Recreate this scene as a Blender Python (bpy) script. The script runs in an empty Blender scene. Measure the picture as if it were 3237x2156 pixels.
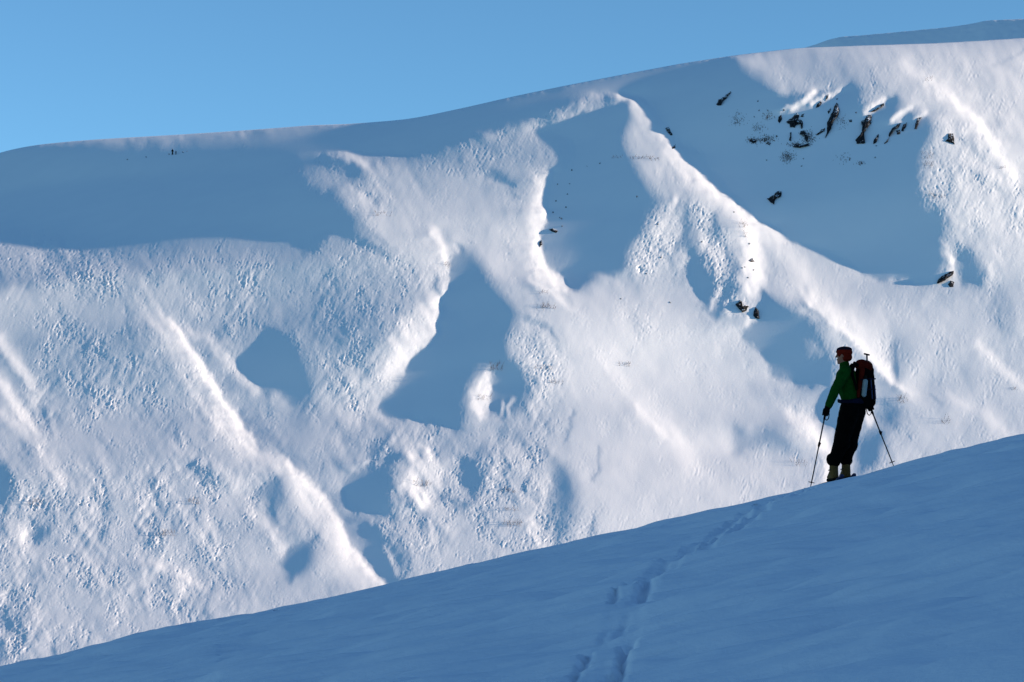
import bpy, bmesh, math, random
import numpy as np
from mathutils import Vector, Matrix, Quaternion

# ------------------------------------------------------------------ camera, sky, sun, exposure
SC = bpy.context.scene
COL = SC.collection
PITCH = math.radians(6.0)
K = 36.0 / 85.0                      # sensor width / focal length
SW, SH = 3237.0, 2156.0              # photograph size, the unit the traced outlines are in
SUN_E, SUN_A = math.radians(7.5), math.radians(14.0)

cam_d = bpy.data.cameras.new("camera")
cam = bpy.data.objects.new("camera", cam_d)
COL.objects.link(cam)
cam_d.lens = 85.0
cam_d.sensor_width = 36.0
cam_d.clip_start = 0.1
cam_d.clip_end = 20000.0
cam.location = (0, 0, 0)
cam.rotation_euler = (math.pi / 2 + PITCH, 0, 0)
SC.camera = cam

L_W = Vector((math.cos(SUN_E) * math.cos(SUN_A), -math.cos(SUN_E) * math.sin(SUN_A), math.sin(SUN_E)))
sun_d = bpy.data.lights.new("sun", 'SUN')
sun_d.energy = 5.0
sun_d.angle = math.radians(0.55)
sun_d.color = (1.0, 0.81, 0.60)
sun = bpy.data.objects.new("sun", sun_d)
COL.objects.link(sun)
sun.rotation_euler = L_W.to_track_quat('Z', 'Y').to_euler()
sun.location = L_W * 200

world = bpy.data.worlds.new("World")
SC.world = world
world.use_nodes = True
wn = world.node_tree
bg = wn.nodes['Background']
sky = wn.nodes.new('ShaderNodeTexSky')
sky.sky_type = 'NISHITA'
sky.sun_disc = False
sky.sun_elevation = SUN_E
sky.sun_rotation = math.radians(90.0) + SUN_A
sky.altitude = 4000.0
sky.air_density = 1.0
sky.dust_density = 0.0
sky.ozone_density = 1.0
tint = wn.nodes.new('ShaderNodeMix')
tint.data_type = 'RGBA'
tint.blend_type = 'MULTIPLY'
tint.inputs[0].default_value = 1.0
tint.inputs[7].default_value = (0.645, 1.02, 1.21, 1)
wn.links.new(sky.outputs[0], tint.inputs[6])
wn.links.new(tint.outputs[2], bg.inputs[0])
bg.inputs[1].default_value = 0.118

SC.view_settings.view_transform = 'Standard'
SC.view_settings.look = 'None'
SC.view_settings.gamma = 1.0
SC.view_settings.exposure = 0.77

# ------------------------------------------------------------------ helpers
rng = np.random.default_rng(11)
random.seed(5)


def link(o, parent=None):
    COL.objects.link(o)
    if parent is not None:
        o.parent = parent
    return o


def tag(o, label=None, cat=None, group=None, kind=None):
    if label: o['label'] = label
    if cat: o['category'] = cat
    if group: o['group'] = group
    if kind: o['kind'] = kind
    return o


def empty(name, loc=(0, 0, 0)):
    o = bpy.data.objects.new(name, None)
    o.empty_display_size = 0.1
    o.location = loc
    return link(o)


def mat(name, col, rough=0.8, noise=0.0, nscale=8.0, bump=0.0, spec=0.3, metal=0.0):
    m = bpy.data.materials.new(name)
    m.use_nodes = True
    nt = m.node_tree
    b = nt.nodes['Principled BSDF']
    b.inputs['Roughness'].default_value = rough
    b.inputs['Metallic'].default_value = metal
    b.inputs['Specular IOR Level'].default_value = spec
    tc = nt.nodes.new('ShaderNodeTexCoord')
    nz = nt.nodes.new('ShaderNodeTexNoise')
    nz.inputs['Scale'].default_value = nscale
    nz.inputs['Detail'].default_value = 5
    nt.links.new(tc.outputs['Object'], nz.inputs['Vector'])
    r = nt.nodes.new('ShaderNodeValToRGB')
    r.color_ramp.elements[0].position = 0.3
    r.color_ramp.elements[1].position = 0.7
    r.color_ramp.elements[0].color = (*[c * (1 - noise) for c in col], 1)
    r.color_ramp.elements[1].color = (*[min(1, c * (1 + noise)) for c in col], 1)
    nt.links.new(nz.outputs['Fac'], r.inputs['Fac'])
    nt.links.new(r.outputs['Color'], b.inputs['Base Color'])
    if bump:
        bp = nt.nodes.new('ShaderNodeBump')
        bp.inputs['Strength'].default_value = 0.6
        bp.inputs['Distance'].default_value = bump
        nt.links.new(nz.outputs['Fac'], bp.inputs['Height'])
        nt.links.new(bp.outputs['Normal'], b.inputs['Normal'])
    return m


def snow_mat(name, scale, dist, white=1.0):
    """wind packed snow: matt white with a very slight tone drift and a fine grain"""
    m = bpy.data.materials.new(name)
    m.use_nodes = True
    nt = m.node_tree
    b = nt.nodes['Principled BSDF']
    b.inputs['Roughness'].default_value = 0.75
    b.inputs['Specular IOR Level'].default_value = 0.12
    tc = nt.nodes.new('ShaderNodeTexCoord')
    nz = nt.nodes.new('ShaderNodeTexNoise')
    nz.inputs['Scale'].default_value = scale
    nz.inputs['Detail'].default_value = 6
    nz.inputs['Roughness'].default_value = 0.6
    nt.links.new(tc.outputs['Object'], nz.inputs['Vector'])
    big = nt.nodes.new('ShaderNodeTexNoise')
    big.inputs['Scale'].default_value = scale * 0.04
    big.inputs['Detail'].default_value = 3
    nt.links.new(tc.outputs['Object'], big.inputs['Vector'])
    r = nt.nodes.new('ShaderNodeValToRGB')
    r.color_ramp.elements[0].color = (0.74 * white, 0.755 * white, 0.83 * white ** 0.5, 1)
    r.color_ramp.elements[1].color = (0.79 * white, 0.80 * white, 0.86 * white ** 0.5, 1)
    nt.links.new(big.outputs['Fac'], r.inputs['Fac'])
    nt.links.new(r.outputs['Color'], b.inputs['Base Color'])
    bp = nt.nodes.new('ShaderNodeBump')
    bp.inputs['Strength'].default_value = 0.5
    bp.inputs['Distance'].default_value = dist
    nt.links.new(nz.outputs['Fac'], bp.inputs['Height'])
    nt.links.new(bp.outputs['Normal'], b.inputs['Normal'])
    return m


def grid_mesh(name, pts, material, smooth=True):
    """pts: rows x cols x 3 array -> one quad sheet"""
    R, C = pts.shape[:2]
    me = bpy.data.meshes.new(name)
    me.vertices.add(R * C)
    me.vertices.foreach_set('co', pts.reshape(-1).astype(np.float32))
    i = (np.arange(R - 1)[:, None] * C + np.arange(C - 1)[None, :]).reshape(-1)
    quads = np.stack([i, i + 1, i + C + 1, i + C], 1).astype(np.int32)
    n = len(quads)
    me.loops.add(n * 4)
    me.loops.foreach_set('vertex_index', quads.reshape(-1))
    me.polygons.add(n)
    me.polygons.foreach_set('loop_start', np.arange(n, dtype=np.int32) * 4)
    me.polygons.foreach_set('loop_total', np.full(n, 4, np.int32))
    me.update(calc_edges=True)
    me.polygons.foreach_set('use_smooth', np.full(n, smooth))
    me.materials.append(material)
    o = bpy.data.objects.new(name, me)
    return link(o)


def gblur(a, s, axis=None):
    if s <= 0.05:
        return a
    if axis is None:
        return gblur(gblur(a, s, 0), s, 1)
    r = int(max(1, math.ceil(3 * s)))
    k = np.exp(-0.5 * (np.arange(-r, r + 1) / s) ** 2)
    k /= k.sum()
    pad = [(0, 0), (0, 0)]
    pad[axis] = (r, r)
    p = np.pad(a, pad, mode='edge')
    out = np.zeros_like(a)
    n = a.shape[axis]
    for j, w in enumerate(k):
        out += w * (p[j:j + n, :] if axis == 0 else p[:, j:j + n])
    return out


def bilin(a, x, y):
    """sample a[row, col] at float col x, row y"""
    H, W = a.shape
    x = np.clip(x, 0, W - 1.001)
    y = np.clip(y, 0, H - 1.001)
    i = x.astype(int); j = y.astype(int)
    u = x - i; v = y - j
    return (a[j, i] * (1 - u) * (1 - v) + a[j, i + 1] * u * (1 - v)
            + a[j + 1, i] * (1 - u) * v + a[j + 1, i + 1] * u * v)


# ------------------------------------------------------------------ the mountain
# The far face is a relief over the directions seen from the valley: for every direction (X, Z) a distance
# F = exp(f).  The relief is solved so that its slopes face or turn from the low sun the way the real ones do.
Rx = Matrix.Rotation(PITCH, 3, 'X')


def to_world(c):                      # (right, forward, up) in the level-camera frame -> world
    r, f, u = c[..., 0], c[..., 1], c[..., 2]
    cp, sp = math.cos(PITCH), math.sin(PITCH)
    return np.stack([r, f * cp - u * sp, f * sp + u * cp], -1)


lc = (L_W.x, L_W.y * math.cos(PITCH) + L_W.z * math.sin(PITCH), -L_W.y * math.sin(PITCH) + L_W.z * math.cos(PITCH))

STEP = 4.6
PX0, PX1, PY0, PY1 = -420.0, 3660.0, 20.0, 2420.0
GW, GH = int((PX1 - PX0) / STEP) + 1, int((PY1 - PY0) / STEP) + 1
gx = PX0 + np.arange(GW) * STEP
gy = PY0 + np.arange(GH) * STEP          # image rows go down
GX, GY = np.meshgrid(gx, gy)
TX = (GX - SW / 2) / SW * K
TZ = (SH / 2 - GY) / SW * K

SKYLINE = [(-420, 640), (-150, 538), (-60, 503), (0, 481), (48, 469), (115, 457), (191, 449), (287, 441), (383, 435), (526, 427), (717, 415),
           (909, 401), (980, 395), (1100, 391), (1196, 384), (1277, 377), (1339, 367), (1483, 336), (1626, 303), (1770, 273),
           (1961, 236), (2152, 200), (2328, 173), (2520, 151), (2759, 142), (2950, 136), (3094, 128), (3237, 119), (3660, 80)]


def smooth_line(pts, xs, s):
    px, py = zip(*pts)
    d = np.interp(xs, px, py)
    return gblur(d[None, :].repeat(2, 0), s, 1)[0]


sky_y = smooth_line(SKYLINE, gx, 5)

def noise_field(H, W, kx, kz, ang, band=0.6, seed=0):
    """band limited noise; kx, kz: wavelengths in cells across/along the grain direction; unit std of x slope"""
    g = np.random.default_rng(seed)
    sp = np.fft.rfft2(g.standard_normal((H, W)))
    fy = np.fft.fftfreq(H)[:, None]; fx = np.fft.rfftfreq(W)[None, :]
    ca, sa = math.cos(ang), math.sin(ang)
    u = (fx * ca + fy * sa) * kx; v = (-fx * sa + fy * ca) * kz
    r = np.sqrt(u * u + v * v) + 1e-9
    sp *= np.exp(-(np.log(r) / band) ** 2)
    n = np.fft.irfft2(sp, s=(H, W))
    return n / (np.diff(n, axis=1).std() + 1e-12)


# painting of the tone map -------------------------------------------------
TAGS = {'A': (0, 0, 2.0909), 'B': (1100, 200, 2.0909), 'C': (2137, 0, 2.0909), 'D': (2137, 650, 2.0909), 'E': (0, 650, 2.0909),
        'G': (1000, 650, 2.0909), 'F': (0, 1300, 1.832), 'H': (1000, 1300, 1.832), 'I': (2100, 1300, 1.832), 'J': (1650, 400, 2.24),
        'Q': (2220, 240, 2.675), 'N': (2450, 1050, 2.851), 'S': (0, 0, 1.0)}


def src(tagc, pts):
    ox, oy, s = TAGS[tagc]
    return [(ox + x / s, oy + y / s) for x, y in pts]


def fill(pts):
    m = np.zeros((GH, GW))
    xs = [p[0] for p in pts]; ys = [p[1] for p in pts]
    x0 = max(0, int((min(xs) - PX0) / STEP) - 1); x1 = min(GW, int((max(xs) - PX0) / STEP) + 3)
    y0 = max(0, int((min(ys) - PY0) / STEP) - 1); y1 = min(GH, int((max(ys) - PY0) / STEP) + 3)
    if x1 <= x0 or y1 <= y0:
        return m
    X, Y = GX[y0:y1, x0:x1], GY[y0:y1, x0:x1]
    acc = np.zeros(X.shape)
    for oy in (-0.25, 0.25):
        c = np.zeros(X.shape, bool)
        yy = Y + oy * STEP
        n = len(pts)
        for i in range(n):
            ax, ay = pts[i]; bx, by = pts[(i + 1) % n]
            if ay == by:
                continue
            hit = (ay > yy) != (by > yy)
            c ^= hit & (X < (bx - ax) * (yy - ay) / (by - ay) + ax)
        acc += c
    m[y0:y1, x0:x1] = acc / 2
    return m


def stroke(pts, w, w2=None):
    """soft line; w and w2 are the half widths of its two flanks (lower left, upper right of a line drawn downhill)"""
    best = np.full((GH, GW), 1e9); sg = np.zeros((GH, GW))
    for (ax, ay), (bx, by) in zip(pts[:-1], pts[1:]):
        dx, dy = bx - ax, by - ay
        t = np.clip(((GX - ax) * dx + (GY - ay) * dy) / (dx * dx + dy * dy + 1e-9), 0, 1)
        d2 = (GX - ax - t * dx) ** 2 + (GY - ay - t * dy) ** 2
        m = d2 < best
        sg = np.where(m, dx * (GY - ay) - dy * (GX - ax), sg)
        best = np.where(m, d2, best)
    ww = w if w2 is None else np.where(sg > 0, w, w2)
    return np.exp(-best / (2 * (ww * 0.6) ** 2))


TONE = np.full((GH, GW), 1.0)       # wanted slope towards the sun, 1 = evenly lit face
SHADE = np.zeros((GH, GW))          # traced shadows
ROUGH1 = np.full((GH, GW), 0.25)    # lumpy debris
ROUGH2 = np.full((GH, GW), 0.2)     # runnels down the slope
ROUGH3 = np.full((GH, GW), 0.2)     # wind scratches
SLAB = np.full((GH, GW), 0.05)      # broken blocks and slabs


def tone(t, pts, v, b=10):
    global TONE
    m = gblur(fill(src(t, pts)), b / STEP)
    TONE = TONE * (1 - m) + v * m


def bright(t, pts, v, w, w2=None):
    global TONE
    m = stroke(src(t, pts), w, w2)
    TONE = TONE * (1 - m) + np.maximum(TONE, v) * m


def shade(t, pts, b=3, v=1.0):
    global SHADE
    SHADE = np.maximum(SHADE, v * gblur(fill(src(t, pts)), b / STEP))


def light(t, pts, b=5, v=1.0):
    global SHADE
    SHADE = SHADE * (1 - v * gblur(fill(src(t, pts)), b / STEP))


def rough(t, pts, a1=None, a2=None, a3=None, b=30):
    m = gblur(fill(src(t, pts)), b / STEP)
    for arr, a in ((ROUGH1, a1), (ROUGH2, a2), (ROUGH3, a3)):
        if a is not None:
            arr[:] = arr * (1 - m) + a * m


# broad tones
tone('S', [(-420, 700), (700, 720), (1050, 820), (1150, 1250), (800, 1500), (-420, 1300)], 0.5, 60)
tone('S', [(520, 760), (830, 740), (900, 900), (820, 1040), (600, 900)], 0.38, 40)
tone('S', [(1050, 800), (1300, 840), (1330, 960), (1150, 1100), (950, 1050)], 0.5, 40)
tone('S', [(-420, 1300), (900, 1350), (1150, 1950), (-420, 2300)], 0.85, 60)
tone('S', [(1200, 520), (1800, 430), (1780, 560), (1560, 700), (1300, 640)], 0.55, 40)
tone('S', [(1250, 620), (1650, 600), (1660, 900), (1500, 860), (1300, 760)], 0.95, 50)
tone('S', [(2380, 170), (2700, 160), (2960, 330), (2600, 300)], 0.5, 40)
tone('S', [(2700, 160), (3660, 100), (3660, 700), (3000, 500)], 1.3, 60)
tone('S', [(3000, 330), (3660, 400), (3660, 900), (3100, 880)], 1.4, 50)
tone('S', [(3000, 860), (3660, 850), (3660, 1250), (3150, 1150), (2950, 960)], 0.95, 40)
tone('S', [(1750, 950), (2100, 930), (2560, 1560), (1900, 1760), (1800, 1400)], 1.35, 60)
tone('S', [(2380, 850), (2700, 930), (2950, 1250), (2750, 1150), (2520, 1000)], 1.35, 40)
tone('S', [(1000, 1300), (1700, 1380), (1700, 1800), (1200, 1850)], 0.85, 40)
tone('E', [(820, 560), (1100, 560), (1500, 820), (1600, 1000), (1300, 900), (900, 750)], 0.75, 20)
tone('G', [(1650, 350), (2299, 600), (2299, 1560), (1800, 1000)], 1.35, 60)
tone('D', [(2080, 540), (2220, 700), (2240, 860), (2120, 830), (2060, 700)], 0.4, 20)
tone('D', [(1440, 780), (1560, 900), (1500, 1200), (1430, 1150)], 0.5, 18)
# the slope only slowly turns into the light below the upper left shade
tone('S', [(250, 720), (560, 730), (800, 700), (1130, 700), (1260, 830), (1180, 900), (900, 890), (600, 880), (300, 830)], 0.36, 40)
tone('S', [(900, 850), (1150, 900), (1230, 1050), (1080, 1160), (940, 1060)], 0.3, 45)
tone('S', [(250, 900), (520, 900), (700, 1250), (500, 1300), (250, 1150)], 0.42, 60)
tone('S', [(0, 720), (180, 735), (150, 850), (0, 820)], 0.8, 30)
# dull lee flanks behind the crests
def dim(t, pts, v, w, w2, k=0.7):
    global TONE
    m = stroke(src(t, pts), w, w2) * k
    TONE = TONE * (1 - m) + v * m


CRESTS = [('E', [(1120, 760), (1300, 1000), (1450, 1250), (1600, 1480), (1680, 1568)], 0), ('F', [(1250, -10), (1350, 90), (1460, 240)], 0),
          ('F', [(1640, 270), (1750, 400), (1880, 500), (1940, 620), (1980, 740), (2010, 840)], 0), ('H', [(0, 450), (100, 590), (170, 760), (270, 880), (390, 1005)], 0),
          ('J', [(1100, 200), (1280, 380), (1450, 510), (1600, 650), (1750, 720)], 2), ('D', [(900, 660), (1050, 790), (1150, 870), (1250, 980), (1350, 1090), (1480, 1210)], 1)]
for t, p, side in CRESTS:
    if side == 0:
        dim(t, [(x + 14, y - 6) for x, y in p], 0.35, 4, 60)
    elif side == 1:
        dim(t, [(x - 14, y + 6) for x, y in p], 0.5, 50, 4)
# bright crests
tone('G', [(450, 900), (600, 730), (700, 620), (830, 600), (800, 850), (600, 1050), (440, 1190), (410, 1120), (520, 980)], 2.0, 10)
tone('B', [(1250, 720), (1350, 715), (1310, 930), (1320, 1000), (1275, 1100), (1265, 1220), (1300, 1310), (1400, 1400), (1450, 1480),
           (1350, 1480), (1220, 1380), (1190, 1250), (1210, 1100), (1190, 950), (1230, 850)], 2.1, 12)
tone('J', [(1530, 650), (1640, 640), (1690, 900), (1730, 1000), (1700, 1120), (1650, 1200), (1560, 1180), (1530, 1080), (1560, 950), (1570, 800)], 2.4, 10)
tone('G', [(1140, 1090), (1060, 1150), (1000, 1230), (1010, 1330), (1100, 1410), (1140, 1380)], 2.2, 5)
tone('H', [(540, 200), (640, 220), (680, 300), (720, 420), (700, 500), (600, 560), (520, 480), (490, 400), (560, 330)], 1.9, 10)
for t, p, v, w in [
    ('E', [(1120, 760), (1300, 1000), (1450, 1250), (1600, 1480), (1680, 1568)], 1.45, (85, 14)),
    ('E', [(1200, 800), (1400, 900), (1560, 1080), (1700, 1200)], 1.4, 30),
    ('F', [(1250, -10), (1350, 90), (1460, 240)], 1.6, (60, 10)),
    ('F', [(1640, 270), (1750, 400), (1880, 500), (1940, 620), (1980, 740), (2010, 840)], 1.7, (60, 10)),
    ('H', [(0, 450), (100, 590), (170, 760), (270, 880), (390, 1005)], 1.9, (62, 12)),
    ('F', [(1450, 570), (1560, 680), (1640, 820)], 1.6, 25),
    ('G', [(780, 170), (840, 300), (860, 400), (870, 520), (830, 600), (790, 700), (800, 860)], 2.3, 18),
    ('B', [(1345, 725), (1325, 850), (1310, 980), (1260, 1120), (1250, 1250), (1300, 1360), (1420, 1500)], 2.5, 16),
    ('B', [(1830, 225), (1960, 265), (2050, 400), (2130, 500), (2200, 640), (2300, 740)], 2.1, (30, 12)),
    ('B', [(2150, 560), (2299, 740)], 2.0, 30),
    ('J', [(1100, 200), (1280, 380), (1450, 510), (1600, 650), (1750, 720)], 2.0, (44, 12)),
    ('D', [(600, 150), (750, 330), (850, 450)], 1.7, 50),
    ('D', [(900, 660), (1050, 790), (1150, 870), (1250, 980), (1350, 1090), (1480, 1210)], 2.1, (8, 60)),
    ('C', [(1690, 530), (1850, 680), (1950, 760), (2080, 920), (2170, 1070), (2250, 1170)], 2.4, 26),
    ('C', [(1500, 440), (1650, 500), (1750, 600)], 1.6, 30),
    ('D', [(1750, 230), (1800, 330), (1840, 450)], 2.4, 13),
    ('D', [(2060, 380), (2090, 470), (2060, 530)], 2.0, 13),
    ('D', [(2000, 920), (2150, 1080), (2299, 1200)], 1.8, 24),
    ('D', [(1850, 1290), (2050, 1360), (2200, 1530)], 1.5, 30),
    ('G', [(1420, 500), (1560, 580), (1690, 680)], 1.9, 16),
    ('G', [(1850, 1000), (2100, 1300), (2299, 1530)], 1.75, (12, 60)),
    ('H', [(1850, -30), (2015, 140)], 2.2, 15),
    ('G', [(1970, 960), (2040, 1020)], 1.7, 26),
    ('I', [(-80, 20), (60, 130), (160, 330)], 1.9, 50),
    ('D', [(740, 1370), (850, 1480), (960, 1600)], 2.0, 26),
    ('I', [(790, 20), (880, 130), (960, 250)], 2.2, 26),
    ('I', [(960, 280), (940, 400)], 2.4, 26),
    ('I', [(1180, 20), (1190, 80)], 2.6, 12),
    ('E', [(0, 880), (150, 1100), (250, 1280)], 1.6, 30),
    ('E', [(0, 1150), (100, 1320), (220, 1470)], 1.9, 26),
    ('F', [(20, 0), (150, 120), (300, 280), (380, 440)], 1.5, 26),
    ('F', [(150, 620), (120, 760)], 1.5, 30),
    ('F', [(1000, 1180), (1050, 1040)], 1.6, 14),
    ('F', [(880, 880), (1000, 900), (1130, 1030)], 1.5, 30),
    ('F', [(640, 1280), (660, 1200)], 1.6, 10),
    ('H', [(1230, 620), (1290, 800)], 1.8, 20),
    ('C', [(700, 720), (770, 690)], 2.4, 8), ('C', [(770, 705), (850, 670), (900, 615)], 2.6, 9),
    ('C', [(890, 660), (1000, 625), (1080, 605)], 2.4, 9), ('C', [(1250, 715), (1330, 690), (1370, 660)], 2.4, 9),
    ('C', [(1420, 790), (1480, 740), (1540, 710)], 2.2, 9), ('C', [(1580, 780), (1650, 745)], 2.0, 7),
    ('B', [(-100, 590), (60, 630), (170, 740)], 1.5, 13),
    ('E', [(2120, 260), (2180, 200)], 1.4, 8),
]:
    if isinstance(w, tuple):
        bright(t, p, v, *w)
    else:
        bright(t, p, v, w * 0.8)

for t, p, side in CRESTS:
    bright(t, p, 2.4, *((15, 6) if side != 1 else (6, 15)))
# traced shadows
shade('S', [(-420, 600), (0, 470), (200, 445), (372, 452), (526, 443), (700, 432), (870, 416), (1000, 398), (1277, 374), (1500, 330), (1961, 232), (2152, 196),
            (2330, 176), (2350, 200), (2420, 235), (2440, 290), (2480, 300), (2560, 288), (2620, 283), (2672, 268), (2700, 262), (2720, 300), (2735, 350),
            (2760, 344), (2795, 330), (2800, 306), (2840, 311), (2870, 330), (2900, 349), (2930, 354), (2960, 382), (2960, 430), (2926, 459),
            (2907, 497), (2912, 540), (2900, 574), (2930, 612), (2950, 636), (2984, 660), (2990, 720), (2975, 760),
            (2969, 779), (2988, 810), (2995, 840), (2970, 875), (2966, 900), (2900, 894), (2830, 887), (2760, 880), (2735, 870), (2701, 841),
            (2663, 812), (2591, 784), (2543, 770), (2505, 765), (2472, 736), (2433, 710), (2400, 697), (2366, 660), (2328, 622), (2295, 588), (2266, 550),
            (2228, 521), (2232, 492), (2199, 474), (2128, 440), (2095, 396), (2056, 343), (2010, 315), (1975, 308), (1937, 298), (1865, 303),
            (1817, 324), (1722, 367), (1650, 391), (1554, 415), (1483, 444), (1387, 473), (1310, 487), (1243, 487), (1100, 482), (990, 488),
            (1060, 497), (1150, 530), (1185, 553), (1120, 568), (1060, 600), (1075, 640), (1129, 679), (1127, 741),
            (1250, 803), (1238, 826), (1200, 808), (1143, 780), (1096, 765), (1048, 741), (1000, 793), (960, 808), (909, 779), (851, 746), (803, 717),
            (693, 712), (622, 715), (550, 736), (478, 765), (411, 753), (335, 765), (268, 748), (182, 729), (96, 715), (0, 710), (-420, 720)], 4)
light('B', [(1290, 400), (1400, 340), (1600, 225), (1760, 205), (1850, 230), (1650, 280), (1400, 385)], 5, 0.75)
shade('B', [(1230, 430), (1400, 385), (1650, 290), (1850, 240), (1910, 330), (1830, 430), (1800, 540), (1860, 620), (1900, 700), (1960, 800),
            (2050, 880), (2120, 930), (2050, 970), (1990, 1040), (1960, 1130), (1900, 1200), (1850, 1300), (1840, 1370), (1760, 1400), (1650, 1410),
            (1560, 1470), (1510, 1510), (1450, 1470), (1400, 1400), (1330, 1360), (1290, 1290), (1265, 1220), (1275, 1100), (1310, 1040), (1330, 990),
            (1310, 930), (1330, 850), (1350, 760), (1360, 715), (1290, 700), (1440, 685), (1500, 620), (1500, 540), (1440, 490), (1340, 460)], 3)
shade('G', [(850, 210), (960, 260), (1090, 355), (1120, 430), (1130, 500), (1210, 590), (1310, 680), (1330, 730), (1310, 790), (1240, 900), (1290, 1000),
            (1350, 1040), (1390, 1110), (1440, 1180), (1410, 1240), (1380, 1290), (1340, 1350), (1270, 1410), (1180, 1390), (1140, 1330), (1150, 1200),
            (1150, 1090), (1130, 1060), (1060, 1120), (1000, 1190), (980, 1300), (990, 1400), (950, 1500), (840, 1450), (700, 1420), (480, 1410), (390, 1350),
            (400, 1310), (560, 1160), (600, 1060), (660, 970), (780, 890), (820, 830), (830, 770), (860, 700), (840, 620), (880, 560), (860, 480),
            (880, 400), (890, 330), (930, 290), (910, 240)], 3)
light('G', [(860, 690), (960, 760), (960, 830), (900, 860), (850, 790)], 10, 0.45)
shade('G', [(775, 440), (800, 470), (800, 560), (820, 600), (790, 590), (770, 530)], 3)
shade('E', [(1740, 800), (1850, 830), (1950, 900), (1990, 1000), (2020, 1100), (2080, 1180), (2080, 1240), (2000, 1290), (1960, 1340), (1880, 1290),
            (1820, 1220), (1760, 1270), (1720, 1220), (1620, 1140), (1565, 1080), (1565, 1020), (1600, 980), (1680, 930), (1730, 870)], 5)
shade('E', [(1940, 1290), (2080, 1240), (2090, 1330), (1980, 1430), (1920, 1360)], 18, 0.7)
shade('E', [(1760, 260), (1900, 300), (2100, 330), (2200, 420), (2299, 560), (2299, 640), (2050, 520), (1950, 480), (1840, 700), (1760, 560)], 30, 0.45)
shade('D', [(1850, 270), (1950, 280), (2000, 330), (2010, 400), (2040, 450), (2070, 520), (1990, 520), (1900, 540), (1870, 480), (1840, 400)], 6)
shade('D', [(560, 560), (620, 590), (700, 650), (780, 700), (860, 740), (940, 760), (960, 830), (1000, 900), (1010, 950), (1050, 1030), (1080, 1080),
            (1040, 1160), (1000, 1180), (800, 1200), (700, 1150), (600, 1110), (610, 1060), (560, 990), (500, 930), (440, 880), (430, 830), (470, 780), (540, 750)], 4)
light('D', [(830, 900), (950, 910), (1000, 1010), (880, 1000)], 12, 0.6)
shade('D', [(1010, 1190), (960, 1260), (910, 1310), (905, 1390), (960, 1420), (1040, 1460), (1060, 1560), (1140, 1500), (1060, 1200)], 6)
shade('D', [(1420, 890), (1470, 880), (1470, 980), (1490, 1080), (1475, 1190), (1440, 1150), (1415, 1050)], 8)
shade('D', [(1330, 1270), (1460, 1300), (1530, 1330), (1500, 1400), (1440, 1420), (1420, 1480), (1380, 1500), (1330, 1400)], 9, 0.8)
shade('I', [(1110, 150), (1160, 80), (1280, 100), (1370, 40), (1370, 100), (1300, 120), (1270, 200), (1250, 300), (1200, 340), (1110, 370)], 7, 0.9)
shade('I', [(400, 60), (470, 130), (600, 80), (700, 130), (770, 190), (780, 240), (700, 235), (600, 210), (500, 230), (430, 240), (395, 270), (400, 200), (390, 120)], 12, 0.85)
shade('H', [(170, 370), (280, 320), (400, 270), (500, 235), (500, 280), (440, 300), (480, 380), (430, 440), (420, 490), (450, 560), (400, 620),
            (320, 600), (270, 580), (220, 600), (190, 540), (160, 470), (150, 410)], 5)
shade('H', [(240, 640), (340, 660), (380, 700), (460, 760), (520, 840), (540, 920), (530, 980), (430, 1015), (390, 1000), (310, 900), (260, 800), (240, 720)], 5)
shade('H', [(280, 240), (340, 180), (420, 120), (400, 230), (300, 310)], 10, 0.6)
shade('H', [(830, 270), (880, 258), (960, 280), (950, 340), (990, 380), (960, 440), (920, 480), (850, 470), (825, 430), (825, 330)], 4)
shade('H', [(780, 530), (830, 510), (900, 540), (870, 570), (800, 550)], 5)
shade('H', [(1370, 260), (1490, 360), (1500, 500), (1490, 650), (1440, 740), (1370, 780), (1350, 640), (1360, 500), (1365, 360)], 9, 0.8)
shade('H', [(1600, 600), (1615, 560), (1620, 700), (1570, 730)], 4, 0.8)
shade('H', [(1075, 0), (1100, 30), (1090, 200), (1075, 120)], 5, 0.7)
shade('F', [(1470, 450), (1560, 385), (1650, 375), (1665, 430), (1650, 500), (1600, 550), (1620, 640), (1590, 660), (1550, 600), (1540, 510), (1480, 480)], 7)
shade('F', [(1650, 800), (1740, 760), (1840, 720), (1830, 800), (1820, 870), (1780, 930), (1720, 960), (1690, 980), (1680, 1010), (1640, 930), (1615, 885)], 5)
shade('F', [(-60, 280), (0, 280), (60, 320), (80, 400), (60, 480), (90, 530), (0, 550), (-60, 540)], 7)
shade('F', [(185, 720), (230, 690), (330, 655), (320, 690), (280, 740), (220, 760), (185, 745)], 5)
shade('F', [(20, 1100), (60, 1150), (100, 1250), (150, 1310), (60, 1290), (15, 1220)], 7, 0.9)
shade('F', [(-20, 1340), (60, 1360), (60, 1440), (-20, 1480)], 8, 0.7)
shade('F', [(285, 1345), (330, 1360), (330, 1420), (300, 1420)], 4)
shade('F', [(1180, 1060), (1270, 1000), (1300, 1010), (1210, 1070), (1180, 1130), (1240, 1220), (1200, 1210), (1160, 1120)], 6, 0.8)
shade('F', [(1040, 1170), (1060, 1100), (1130, 1110), (1090, 1180)], 8, 0.6)
shade('F', [(190, 520), (340, 500), (360, 580), (330, 640), (200, 660)], 14, 0.5)
shade('B', [(890, 740), (960, 700), (1040, 720), (1060, 770), (1130, 760), (1150, 770), (1090, 820), (1020, 810), (960, 770)], 3)
shade('B', [(1040, 830), (1130, 870), (1210, 885), (1100, 900)], 6, 0.7)
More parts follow.
